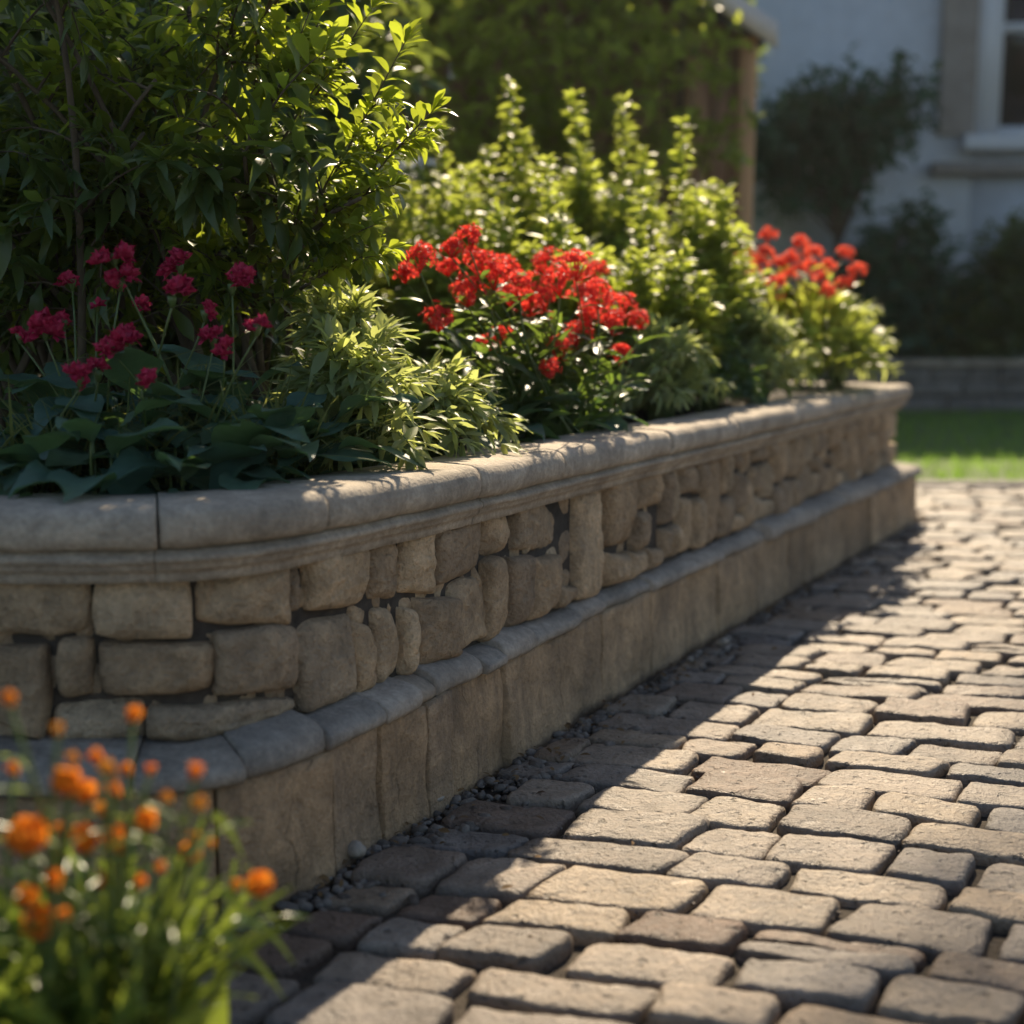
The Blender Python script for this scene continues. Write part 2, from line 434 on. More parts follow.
def wall_dist(x, y):
    """distance outside the planter outline (negative inside)"""
    d1 = 1.575 - y
    v = Vector((x - C1.x, y - C1.y)); d2 = v.dot(N_); d3 = v.dot(D) - 3.96
    return max(d1, d2, d3)
def clip(q, f):
    out = []
    for i in range(len(q)):
        a, b_ = q[i], q[(i + 1) % len(q)]; fa, fb = f(a), f(b_)
        if fa >= 0: out.append(a)
        if (fa >= 0) != (fb >= 0):
            t = fa / (fa - fb); out.append((a[0] + (b_[0] - a[0]) * t, a[1] + (b_[1] - a[1]) * t))
    o2 = []
    for p in out:
        if not o2 or math.dist(p, o2[-1]) > 0.012: o2.append(p)
    if len(o2) > 2 and math.dist(o2[0], o2[-1]) < 0.012: o2.pop()
    return o2
ru = Vector((math.cos(rad(-17)), math.sin(rad(-17)))); rw = Vector((-ru.y, ru.x)); shear = math.tan(rad(15))
m = MB(); b = -1.6; row = 0
rings_c = [(0.0, -0.05), (-0.0008, -0.013), (0.0012, -0.0055), (0.004, -0.0018), (0.011, 0.0)]
while b < 7.6:
    dep = rng.uniform(0.08, 0.125); a = -4.2 + rng.uniform(0, 0.2)
    while a < 6.5:
        L = rng.choice((rng.uniform(0.10, 0.15), rng.uniform(0.14, 0.2), rng.uniform(0.18, 0.26), rng.uniform(0.15, 0.22)))
        parts = [(b, dep)]
        if L > 0.2 and rng.random() < 0.07: k = rng.uniform(0.42, 0.58); parts = [(b, dep * k), (b + dep * k, dep * (1 - k))]
        for bb, dd in parts:
            g = rng.uniform(0.0022, 0.0048); gl = rng.uniform(0.0035, 0.0085)
            wob = lambda aa: 0.012 * math.sin(aa * 1.9 + row * 0.5) + 0.008 * math.sin(aa * 5.3 + row * 0.35)
            q = []
            for aa, b2 in ((a + gl, bb + g), (a + L - gl, bb + g), (a + L - gl, bb + dd - g), (a + gl, bb + dd - g)):
                jx, jy = rng.uniform(-0.009, 0.009), rng.uniform(-0.0045, 0.0045)
                p = ru * (aa + jx + b2 * shear) + rw * (b2 + jy + wob(aa)); q.append((p.x, p.y))
            cx = sum(p[0] for p in q) / 4; cy = sum(p[1] for p in q) / 4
            dw = wall_dist(cx, cy)
            mg = 0.02 + 0.035 * rng.random()
            if cy > 1.5: q = clip(q, lambda p: (p[0] - C1.x) * N_.x + (p[1] - C1.y) * N_.y + 0.012 - mg) if dw < 0.3 and (Vector((cx, cy)) - C1).dot(D) < 3.9 else q
            if len(q) < 3: continue
            dmin = min(wall_dist(*p) for p in q)
            ar = 0.5 * abs(sum(q[i][0] * q[(i + 1) % len(q)][1] - q[(i + 1) % len(q)][0] * q[i][1] for i in range(len(q))))
            if ar < 0.004: continue
            if 0.3 < cy < 6.05 and -2.3 < cx < 4.6 and dmin > -0.02:
                near = cy < 3.6 and cx < 2.2
                pillow(m, q, lambda x, y, h: (x, y, h), rings_c, n=40 if near else 24, round_=rng.uniform(0.003, 0.010), jag=0.0042,
                       amp=0.0045, seed=rng.uniform(0, 90), inner=(0.72, 0.42, 0.15) if near else (0.6, 0.25), tilt=(rng.uniform(-0.03, 0.03), rng.uniform(-0.035, 0.035)))
                # height jitter per stone
                m.v[-1][:, 2] += rng.uniform(-0.006, 0.004)
        a += L
    b += dep; row += 1
struct(m.build('pavement', M['cobble']))
# loose grit where the setts meet the wall and in the wider joints
m = MB(); ic = MB()
def blob(rng, n=7, k=5, flat=0.7):
    vs, fs = [], []
    sd_ = rng.uniform(0, 99)
    for j in range(k + 1):
        th = math.pi * j / k
        for i in range(n):
            ph = 2 * math.pi * i / n; v = Vector((math.sin(th) * math.cos(ph), math.sin(th) * math.sin(ph), math.cos(th)))
            r = 1 + 0.35 * noise.noise(v * 1.3 + Vector((sd_, 0, 0)))
            vs.append((v.x * r, v.y * r, v.z * r * flat))
    for j in range(k):
        for i in range(n): fs.append((j * n + i, (j + 1) * n + i, (j + 1) * n + (i + 1) % n, j * n + (i + 1) % n))
    return np.array(vs), fs
blobs = [blob(rng) for _ in range(6)]
def rmat(rng, s):
    a, t = rng.uniform(0, 6.28), rng.uniform(-0.5, 0.5)
    ca, sa, ct, st = math.cos(a), math.sin(a), math.cos(t), math.sin(t)
    k = np.array([s * rng.uniform(0.7, 1.4), s * rng.uniform(0.7, 1.2), s * rng.uniform(0.6, 1)])
    return np.array([[ca, -sa * ct, sa * st], [sa, ca * ct, -ca * st], [0, st, ct]]) * k
for tb in blobs:
    ms, ps = [], []
    for _ in range(750):
        s = rng.uniform(0.7, S_C2); o = abs(rng.gauss(0, 0.055)) + 0.004; p = wp(s, o)
        r = rng.choice((0.003, 0.004, 0.005, 0.007, 0.010)) * rng.uniform(0.7, 1.3)
        ms.append(rmat(rng, r)); ps.append((p.x, p.y, -0.012 + r * 0.4))
    for _ in range(500):
        x, y = rng.uniform(-0.6, 2.6), rng.uniform(1.2, 4.5)
        if wall_dist(x, y) < 0.02: continue
        r = rng.uniform(0.0015, 0.004); ms.append(rmat(rng, r)); ps.append((x, y, -0.013))
    m.inst(tb, ms, ps)
struct(m.build('gravel', M['gravel']), 'stuff')
peb = [(355, 856, 0.021, 'largest pale pebble in the grit at the foot of the near plinth'),
       (436, 803, 0.012, 'small flat pebble in the grit below the second plinth block'),
       (722, 646, 0.019, 'round grey pebble at the foot of the far half of the plinth'),
       (462, 778, 0.013, 'small pale pebble against the plinth beside the shadow edge'),
       (690, 662, 0.011, 'small dark pebble just before the round grey pebble by the plinth')]
for px, py, r, lab in peb:
    d = ray(px, py); t = (0.0 - CAM_H) / d.z; p = Vector((d.x * t, d.y * t, 0))
    pm = MB(); tb = blob(rng, 14, 9, 0.75); pm.inst(tb, [rmat(rng, r)], [(p.x, p.y, r * 0.5)])
    tag(pm.build('pebble', M['cap']), lab, 'pebble', 'pebbles along the foot of the planter')

# lawn and kerb beyond the pavement
m = MB(); m.box(-6, 14, 6.05, 6.22, -0.06, 0.012); struct(m.build('kerb', M['lowwall'], smooth=False, bevel=0.01))
m = MB(); m.add([(-9, 6.22, 0.0), (16, 6.22, 0.0), (16, 11.3, 0.0), (-9, 11.3, 0.0)], [(0, 1, 2, 3)]); struct(m.build('lawn', M['lawn'], smooth=False))
blade = (np.array([[-0.5, 0, 0], [0.5, 0, 0], [-0.35, 0.15, 0.5], [0.35, 0.15, 0.5], [0, 0.5, 1.0]]), [(0, 1, 3, 2), (2, 3, 4)])
m = MB(); ms, ps = [], []
for _ in range(16000):
    x, y = rng.uniform(1.4, 6.5), rng.uniform(6.16, 11.2); a = rng.uniform(0, 6.28); h = rng.uniform(0.03, 0.07); w = 0.006
    ca, sa = math.cos(a), math.sin(a); ms.append([[ca * w, -sa * h, 0], [sa * w, ca * h, 0], [0, 0, h]]); ps.append((x, y, 0))
m.inst(blade, ms, ps); struct(m.build('grass', M['lawn_leaf']), 'stuff')

# ------------------------------------------------------------------ planter wall
W = thing('planter_wall', 'curved rubble stone planter wall with rounded coping and stepped plinth', 'planter', (C1.x, C1.y, 0))
m = MB(); prof = [(-0.15, 0.0), (-0.068, 0.0), (-0.068, 0.436), (-0.15, 0.436)]
sweep(m, prof, 0, S_END, 0.1, 0, gap=0.0, round_=0.001, off=coff); m.build('wall_core', M['mortar'], W)
m = MB()
mp = [(-0.155, 0.436), (-0.155, 0.470), (-0.020, 0.470), (-0.020, 0.4665), (-0.0145, 0.4645), (-0.0125, 0.459), (-0.0155, 0.4545), (-0.0205, 0.452),
      (-0.0215, 0.4475), (-0.025, 0.4435), (-0.0315, 0.4405), (-0.034, 0.4345), (-0.035, 0.4265), (-0.060, 0.4255), (-0.060, 0.436)]
cuts = [0] + [s_at_px(x, 0.45, -0.02) for x in (155, 480, 672)] + [s_at_px(800, 0.45, -0.02), S_C2 * 1.0, S_C3, S_END]
for i in range(len(cuts) - 1):
    sweep(m, mp, cuts[i], cuts[i + 1], 0.03, 0.0022, seed=i * 3.1, gap=0.0004, round_=0.001, off=coff)
m.build('moulding', M['coping'], W)
cprof = [(-0.165, 0.4705), (-0.165, 0.515), (-0.16, 0.521), (-0.15, 0.5245), (-0.11, 0.526), (-0.07, 0.5265), (-0.035, 0.5255), (-0.017, 0.524), (-0.007, 0.5195), (-0.001, 0.511), (0.0015, 0.499), (0.001, 0.486), (-0.003, 0.477), (-0.009, 0.4715), (-0.016, 0.4705)]
cj = [s_at_px(x, 0.5, 0) for x in (158, 330, 483, 566, 673, 738, 792, 838, 876)]
cuts = [0, 0.75, 1.3] + cj + [S_C2, S_C2 + 0.55, S_C2 + 1.1, S_C3, S_C3 + 1, S_C3 + 2.2, S_END - 2.3, S_END]
cuts = sorted(set(cuts))
for i in range(len(cuts) - 1):
    m = MB(); sweep(m, cprof, cuts[i], cuts[i + 1], 0.022, 0.0034, seed=i * 7.7 + 2, gap=0.0014, round_=0.004, do=rng.uniform(-0.003, 0.003), dz=rng.uniform(-0.0005, 0.003), off=coff)
    m.build('coping_stone', M['coping'], W)
# plinth: upright blocks under worn cap slabs
pj = [0, 0.6, 1.1, 1.45] + [s_at_px(x, 0.1, 0.01) for x in (215, 338, 392, 440, 468, 525, 560, 592, 625, 672, 705, 735, 770, 800, 822, 846, 868, 890)] + [S_C2, S_C2 + 0.5, S_C2 + 1.1, S_C3, S_END]
for i in range(len(pj) - 1):
    d = rng.uniform(-0.004, 0.009)
    prof = [(-0.12, -0.04), (d + 0.008, -0.04), (d + 0.007, 0.0), (d + 0.006, 0.02), (d + 0.005, 0.04), (d + 0.004, 0.06), (d + 0.003, 0.08), (d + 0.0025, 0.1), (d + 0.002, 0.12), (d + 0.001, 0.14), (d, 0.157), (d - 0.001, 0.172), (-0.12, 0.172)]
    m = MB(); sweep(m, prof, pj[i], pj[i + 1], 0.016, 0.008, seed=i * 4.3, gap=0.0016, round_=0.004, off=poff)
    m.build('plinth_block', M['plinth'], W)
kj = [0, 0.5, 0.95, 1.3] + [s_at_px(x, 0.2, 0.01) for x in (135, 238, 330, 392, 432, 452, 500, 522, 556, 602, 628, 672, 715, 738, 780, 822, 850, 872, 893)] + [S_C2, S_C2 + 0.4, S_C2 + 0.9, S_C2 + 1.5, S_C3, S_END]
for i in range(len(kj) - 1):
    d = rng.uniform(-0.004, 0.009); h = rng.uniform(-0.007, 0.008)
    prof = [(-0.11, 0.1725), (d + 0.004, 0.1725), (d + 0.009, 0.180), (d + 0.009, 0.190), (d + 0.004, 0.199 + h), (d - 0.008, 0.207 + h), (d - 0.03, 0.212 + h), (-0.06, 0.217 + h), (-0.11, 0.22 + h)]
    m = MB(); sweep(m, prof, kj[i], kj[i + 1], 0.02, 0.007, seed=i * 5.9 + 1, gap=0.0006, round_=0.0035, off=poff)
    m.build('plinth_cap', M['cap'], W)
# rubble facing
m = MB(); OF = -0.052
rings_f = [(0.0022, -0.034), (0.0018, -0.017), (0.0026, -0.007), (0.0046, -0.0005), (0.009, 0.004), (0.018, 0.0075)]
def fstone(quad, dh=0.0, sd=0.0):
    pillow(m, quad, lambda a, c, h: tuple(wpc(a, OF + h + dh, c)), rings_f, n=64, round_=rng.uniform(0.001, 0.006), jag=0.005, amp=0.007, seed=sd, inner=(0.86, 0.72, 0.58, 0.44, 0.3, 0.15),
           facets=[(math.cos(t), math.sin(t), rng.uniform(0.1, 0.8), rng.uniform(0.003, 0.013)) for t in (rng.uniform(0, 6.28) for _ in range(6))],
           tilt=(rng.uniform(-0.16, 0.16), rng.uniform(-0.10, 0.10)))
def pxquad(x0, x1, t0, t1, b0, b1):
    q = [sz_at(x0, b0, OF), sz_at(x1, b1, OF), sz_at(x1, t1, OF), sz_at(x0, t0, OF)]
    return [(a, 0.436 if z > 0.395 else (0.210 if z < 0.238 else z)) for a, z in q]
cs = 2.844
def backing(s, s1):
    while s < s1:
        e = s + rng.uniform(0.03, 0.07); z = 0.208
        while z < 0.42:
            z2 = min(0.437, z + rng.uniform(0.05, 0.09)); fstone([(s + rng.uniform(-.005, .005), z), (e, z), (e + rng.uniform(-.005, .005), z2), (s, z2)], rng.uniform(-0.023, -0.017), rng.uniform(0, 90)); z = z2
        s = e
backing(0.1, sz_at(300 + 1000 / cs, 570, OF)[0])
left = [(-12, 88, 579, 579, 640, 636), (90, 196, 580, 580, 636, 641), (196, 292, 580, 578, 627, 624), (-30, 49, 643, 643, 722, 725), (52, 95, 640, 640, 702, 702),
        (97, 218, 640, 642, 696, 697), (214, 305, 628, 619, 696, 690), (52, 146, 704, 696, 735, 738), (143, 300, 703, 692, 741, 716), (-60, 51, 728, 728, 752, 750)]
for i, q in enumerate(left): fstone(pxquad(*q), rng.uniform(-0.004, 0.006), i * 3.7)
cs = 2.844
crop = [(-22, 20, 395, 388, 505, 495), (22, 202, 386, 342, 492, 466), (205, 297, 342, 325, 472, 470), (299, 386, 322, 300, 452, 442), (389, 526, 298, 262, 430, 372), (528, 606, 262, 238, 352, 322),
        (612, 746, 238, 198, 328, 308), (790, 872, 188, 165, 442, 408), (876, 950, 165, 142, 312, 300), (952, 1030, 142, 115, 198, 190),
        (5, 170, 512, 476, 752, 690), (152, 216, 520, 512, 705, 655), (216, 298, 478, 474, 660, 632), (300, 346, 470, 466, 632, 602), (330, 446, 452, 444, 622, 598),
        (434, 546, 402, 366, 582, 548), (530, 598, 348, 326, 548, 520), (598, 664, 328, 326, 515, 492), (652, 742, 332, 318, 496, 468), (738, 795, 405, 412, 466, 452),
        (872, 925, 312, 322, 410, 390), (928, 985, 318, 312, 392, 372), (950, 1000, 202, 195, 312, 296), (988, 1035, 305, 300, 372, 358)]
for i, (x0, x1, a0, a1, b0, b1) in enumerate(crop):
    fstone(pxquad(300 + x0 / cs, 300 + x1 / cs, 440 + a0 / cs, 440 + a1 / cs, 440 + b0 / cs, 440 + b1 / cs), rng.uniform(-0.006, 0.009), 50 + i * 2.3)
sA = sz_at(300 + 1030 / cs, 570, OF)[0]
_fs = fstone
def fstone(q, dh, sd):
    q = [(a + (0.0025 if i in (0, 3) else -0.0025), z) for i, (a, z) in enumerate(q)]
    _fs(q, dh * 1.3, sd)
def fill(s, s1):
    while s < s1:
        w = rng.uniform(0.055, 0.115); e = min(s + w, s1)
        if s1 - e < 0.03: e = s1
        n = rng.choice((1, 2, 2, 2, 3, 3)); zs = [0.211] + sorted(0.211 + 0.225 * (k + rng.uniform(-0.28, 0.28)) / n for k in range(1, n)) + [0.435]
        for a, c in zip(zs, zs[1:]):
            k = rng.uniform(-0.012, 0.012); q = rng.uniform(0.004, 0.008)
            if n > 1 and e - s > 0.085 and rng.random() < 0.5:
                mid = s + (e - s) * rng.uniform(0.4, 0.6); cells = ((s, mid), (mid, e))
            else: cells = ((s, e),)
            for x0, x1 in cells: fstone([(x0, a + q), (x1 - 0.006, a + q), (x1 - 0.006 + k * 0.6, c - q * 0.4), (x0 + k * 0.5, c - q * 0.4)], rng.uniform(-0.005, 0.011), rng.uniform(0, 90))
        s = e
fill(sA, S_C2 - 0.01); fill(S_C2 + 0.06, S_C3 - 0.05); fill(0.06, sz_at(-70, 650, OF)[0])
m.build('rubble_facing', M['facing'], W)
# soil inside
m = MB(); vs = []; fs = []; n1, n2 = 90, 40
for j in range(n2 + 1):
    for i in range(n1 + 1):
        s = 0.12 + (S_C2 - 0.24) * i / n1; o = -0.14 - 2.0 * (j / n2)
        p = wp(s, 0); q = PATH[0]
        x = wp(s, -0.14).x + (-(2.2) * j / n2); y = wp(s, -0.14).y + 0.55 * (2.2) * j / n2
        vs.append((max(-2.3, x), min(C3.y - 0.1, y), 0.475 + 0.06 * min(1, j / 12) + nz(x, y, 0, 6) * 0.02 + nz(x, y, 0, 30) * 0.012))
for j in range(n2):
    for i in range(n1):
        a = j * (n1 + 1) + i; fs.append((a, a + 1, a + n1 + 2, a + n1 + 1))
m.add(vs, fs); struct(m.build('soil', M['soil']))

# ------------------------------------------------------------------ plants: templates
def leaf_t(w=0.35, droop=0.3, fold=0.18, rows=5, peak=0.42, wave=0.0, tip=1.0, seed=0, cols=3):
    vs, fs = [], []
    for j in range(rows + 1):
        t = j / rows
        prof = (t / peak) ** 0.7 if t < peak else max(0.0, 1 - ((t - peak) / (1 - peak)) ** (1.6 * tip))
        hw = w / 2 * max(prof, 0.06 if t < 0.5 else 0.01)
        y = t * (1 - 0.12 * droop * t); z = -droop * t * t * 0.7
        for i in range(cols):
            u = -1 + 2 * i / (cols - 1)
            vs.append((u * hw, y, z + fold * hw * abs(u) * 1.6 + wave * math.sin(t * 9 + seed + u * 1.5) * abs(u) * 0.1))
    for j in range(rows):
        for i in range(cols - 1):
            a = j * cols + i; fs.append((a, a + 1, a + cols + 1, a + cols))
    return np.array(vs), fs
def basis(d, up=Vector((0, 0, 1)), roll=0.0, s=1.0):
    d = Vector(d).normalized(); x = d.cross(up)
    if x.length < 1e-3: x = Vector((1, 0, 0))
    x.normalize(); n = x.cross(d)
    c, sn = math.cos(roll), math.sin(roll)
    x2 = x * c + n * sn; n2 = n * c - x * sn
    return np.array([[x2.x, d.x, n2.x], [x2.y, d.y, n2.y], [x2.z, d.z, n2.z]]) * s
class Leaves:
    def __init__(s, tmpls): s.t = tmpls; s.m = [[] for _ in tmpls]; s.p = [[] for _ in tmpls]
    def put(s, rng, p, d, size, roll=0.0):
        k = rng.randrange(len(s.t)); s.m[k].append(basis(d, roll=roll, s=size)); s.p[k].append(tuple(p))
    def into(s, mb):
        for t, a, b in zip(s.t, s.m, s.p):
            if b: mb.inst(t, a, b)
        return mb
    def build(s, name, mat, parent): return s.into(MB()).build(name, mat, parent)
def rdir(rng, up=0.0):
    a = rng.uniform(0, 6.283); z = rng.uniform(-1, 1); r = math.sqrt(1 - z * z)
    v = Vector((r * math.cos(a), r * math.sin(a), z + up)); return v.normalized()
def curve(p0, p1, bend, n=6):
    p0, p1, bend = Vector(p0), Vector(p1), Vector(bend)
    return [p0.lerp(p1, i / n) + bend * (4 * (i / n) * (1 - i / n)) for i in range(n + 1)]
def along(pts, t):
    f = t * (len(pts) - 1); i = min(int(f), len(pts) - 2)
    return pts[i].lerp(pts[i + 1], f - i), (pts[i + 1] - pts[i]).normalized()

LANCE = [leaf_t(0.26, d, 0.2, 6, 0.4, wv, 1, s) for d, wv, s in ((0.15, 0.3, 0), (0.45, 0.3, 1), (0.8, 0.5, 2), (0.3, 0.2, 4))]
OBOV = [leaf_t(0.36, d, 0.22, 5, 0.6, 0.2, 1.6, s) for d, s in ((0.1, 0), (0.35, 1), (0.6, 2))]
BROAD = [leaf_t(0.56, d, 0.12, 9, 0.45, wv, 1.25, s, 5) for d, wv, s in ((0.5, 0.5, 0), (0.9, 0.8, 1), (1.2, 0.9, 2), (0.7, 0.6, 4))]
SMALL = [leaf_t(0.5, d, 0.2, 3, 0.45, 0, 1.2) for d in (0.1, 0.5, 0.3)]
STRAP = [leaf_t(0.085, d, 0.3, 9, 0.3, 0.2, 1, s) for d, s in ((0.15, 0), (0.4, 1), (0.75, 2))]
GRASS = [leaf_t(0.03, d, 0.3, 7, 0.2, 0, 1, 0) for d in (0.2, 0.7, 1.2)]

def spray(rng, L, pts, r0, size, step, wood, start=0.15, whorl=2, spread=0.8, endtuft=4):
    """one twig with leaves along it"""
    ln = sum((pts[i + 1] - pts[i]).length for i in range(len(pts) - 1))
    if wood is not None: wood.tube(pts, [r0 * (1 - 0.75 * i / (len(pts) - 1)) for i in range(len(pts))], 5)
    t = start; k = 0
    while t < 1.0:
        p, d = along(pts, t)
        for w in range(whorl):
            a = k * 2.4 + w * 2 * math.pi / whorl + rng.uniform(-0.5, 0.5)
            x = d.cross(Vector((0, 0, 1))); x = x.normalized() if x.length > 1e-3 else Vector((1, 0, 0)); y = x.cross(d)
            o = x * math.cos(a) + y * math.sin(a)
            L.put(rng, p, d * rng.uniform(0.35, 0.8) + o * spread + Vector((0, 0, rng.uniform(-0.25, 0.2))), size * rng.uniform(0.65, 1.15), rng.uniform(-0.6, 0.6))
        k += 1; t += step / ln * rng.uniform(0.7, 1.3)
    p, d = along(pts, 0.999)
    for _ in range(endtuft):
        L.put(rng, p, d + rdir(rng) * 0.55, size * rng.uniform(0.5, 0.95), rng.uniform(-0.8, 0.8))

# ---- big leafy shrub on the left
rng = random.Random(5)
B = Vector((-0.72, 2.42, 0.5))
T = thing('leafy_shrub', 'tall dense shrub with glossy lance leaves and sunlit yellow green sprays', 'shrub', B)
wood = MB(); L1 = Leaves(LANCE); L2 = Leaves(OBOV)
stems = []
for i in range(34):
    p0 = B + Vector((rng.uniform(-0.25, 0.3), rng.uniform(-0.12, 0.22), -0.02))
    top = Vector((rng.uniform(-1.35, -0.22), rng.uniform(2.15, 2.75), rng.uniform(0.95, 1.40)))
    if top.x > -0.36: top.z = rng.uniform(0.85, 1.30)
    if top.x > -0.5: top.y = rng.uniform(2.1, 2.33)
    pts = curve(p0, top, Vector((rng.uniform(-0.05, 0.05), rng.uniform(-0.05, 0.05), 0.10)), 8)
    wood.tube(pts, [0.009 * (1 - 0.08 * k) for k in range(9)], 6)
    for j in range(11):
        t = rng.uniform(0.25, 1.0); p, d = along(pts, t)
        dr = (d * 0.4 + rdir(rng, 0.25)).normalized(); ln = rng.uniform(0.12, 0.24)
        q = p + dr * ln
        if q.x > -0.22: q.x = -0.22 - rng.uniform(0, 0.1)
        if q.x > -0.5 and q.y > 2.36: q.y = 2.36 - rng.uniform(0, 0.12)
        if q.y < 1.98: q.y = 1.98 + rng.uniform(0, 0.1)
        big = q.y < 2.25 and q.z < 1.05
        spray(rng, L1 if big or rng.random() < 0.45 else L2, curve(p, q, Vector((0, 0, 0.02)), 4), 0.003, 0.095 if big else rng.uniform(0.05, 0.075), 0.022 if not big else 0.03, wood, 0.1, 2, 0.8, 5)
# the hand placed sunlit sprays that break the outline to the right
for a, bb, Y0, Y1 in (((318, 205), (405, 42), 2.3, 2.2), ((330, 235), (432, 112), 2.3, 2.22), ((300, 250), (395, 185), 2.25, 2.15), ((280, 150), (372, 8), 2.35, 2.3), ((300, 120), (330, -30), 2.3, 2.3),
                      ((330, 200), (392, 120), 2.3, 2.25), ((300, 290), (382, 255), 2.25, 2.15), ((250, 140), (310, 10), 2.3, 2.2), ((310, 260), (375, 225), 2.3, 2.1)):
    pts = curve(P(*a, Y0), P(*bb, Y1), Vector((rng.uniform(-0.01, 0.01), 0, rng.uniform(-0.02, 0.02))), 7)
    spray(rng, L2, pts, 0.0032, 0.052, 0.014, wood, 0.1, 2, 0.75, 7)
    for _ in range(4):
        p, d = along(pts, rng.uniform(0.2, 0.75)); q = p + (d + rdir(rng) * 0.8).normalized() * rng.uniform(0.04, 0.08)
        spray(rng, L2, curve(p, q, Vector((0, 0, 0.005)), 3), 0.002, 0.045, 0.014, wood, 0.2, 2, 0.8, 4)
wood.build('branches', M['bark'], T)
L1.build('foliage', M['shrub_shaded'], T); L2.build('foliage', M['shrub'], T)

# ---- ruffled petals
def petal_t(w, lobes, rows=3, cup=0.25, ragged=0.15, seed=0, cols=5):
    r = random.Random(seed); vs, fs = [], []
    for j in range(rows + 1):
        t = j / rows; hw = w / 2 * (0.12 + 0.88 * t ** 0.8)
        for i in range(cols):
            u = -1 + 2 * i / (cols - 1); y = t
            if j == rows: y = 1 - ragged * (abs(math.sin(u * math.pi * lobes / 2 + (0 if lobes % 2 else math.pi / 2))) if lobes > 2 else (1 - abs(u)) * 1.2) - 0.12 * u * u + r.uniform(-0.03, 0.03)
            vs.append((u * hw, y, cup * t * t + 0.08 * math.sin(u * 5 + t * 3 + seed) * t + 0.10 * u * u * t))
    for j in range(rows):
        for i in range(cols - 1):
            a = j * cols + i; fs.append((a, a + 1, a + cols + 1, a + cols))
    return np.array(vs), fs
RUF = [petal_t(0.8, 5, 3, c, 0.42, s, 7) for c, s in ((0.1, 1), (0.35, 2), (-0.1, 3), (0.5, 4))]
NOTCH = [petal_t(0.72, 2, 3, c, 0.28, s) for c, s in ((0.05, 1), (0.2, 2), (-0.15, 3))]
CUP = [petal_t(0.9, 1, 4, c, 0.05, s) for c, s in ((0.5, 1), (0.7, 2), (0.35, 3))]
def carnation_head(rng, mb, p, r, axis):
    axis = Vector(axis).normalized(); Lf = Leaves(RUF)
    for i in range(20):
        a = i * 2.4; el = math.sqrt((i + 0.5) / 20)
        x = axis.orthogonal().normalized(); y = axis.cross(x)
        d = (x * math.cos(a) + y * math.sin(a)) * el * 1.15 + axis * (1.05 - el * 0.95)
        Lf.put(rng, p, d, r * rng.uniform(0.75, 1.1), rng.uniform(-0.7, 0.7))
    Lf.into(mb)
def floret(rng, Lf, p, r, axis):
    axis = Vector(axis).normalized(); x = axis.orthogonal().normalized(); y = axis.cross(x); a0 = rng.uniform(0, 6.28)
    for i in range(5):
        a = a0 + i * 1.2566
        Lf.m[k_ := rng.randrange(3)].append(basis((x * math.cos(a) + y * math.sin(a)) + axis * rng.uniform(0.1, 0.5), up=axis, s=r * rng.uniform(0.85, 1.1))); Lf.p[k_].append(tuple(p))
def cluster_head(rng, mb, p, R, n, fr, up=(0, 0, 1)):
    Lf = Leaves(NOTCH); up = Vector(up)
    for i in range(n):
        d = rdir(rng); d = (d + up * 0.9 + Vector((0, -0.25, 0))).normalized()
        floret(rng, Lf, Vector(p) + d * R * rng.uniform(0.5, 1.0), fr * rng.uniform(0.8, 1.15), d + rdir(rng) * 0.3)
    Lf.into(mb)
def cup_head(rng, mb, p, r, n, open_=0.5, axis=(0, 0, 1)):
    axis = (Vector(axis) + rdir(rng) * 0.3).normalized(); x = axis.orthogonal().normalized(); y = axis.cross(x); Lf = Leaves(CUP)
    for i in range(n):
        a = i * 2.4; o = open_ * (0.55 + 0.6 * i / n); d = (x * math.cos(a) + y * math.sin(a)) * o + axis
        k = rng.randrange(3); Lf.m[k].append(basis(d, up=-(x * math.cos(a) + y * math.sin(a)), s=r)); Lf.p[k].append(tuple(Vector(p) - axis * r * 0.4))
    Lf.into(mb)
def stem_to(mb, p0, p1, r, rng, bend=0.03, leaves=None, lsize=0.04, n=7, every=0):
    pts = curve(p0, p1, Vector((rng.uniform(-bend, bend), rng.uniform(-bend, bend), 0)), n)
    mb.tube(pts, [r * (1 - 0.4 * i / n) for i in range(n + 1)], 5)
    if leaves:
        for k in range(every):
            p, d = along(pts, rng.uniform(0.1, 0.9)); a = rng.uniform(0, 6.28)
            leaves.put(rng, p, d * 0.6 + Vector((math.cos(a), math.sin(a), 0)), lsize * rng.uniform(0.7, 1.2), rng.uniform(-0.5, 0.5))
    return pts

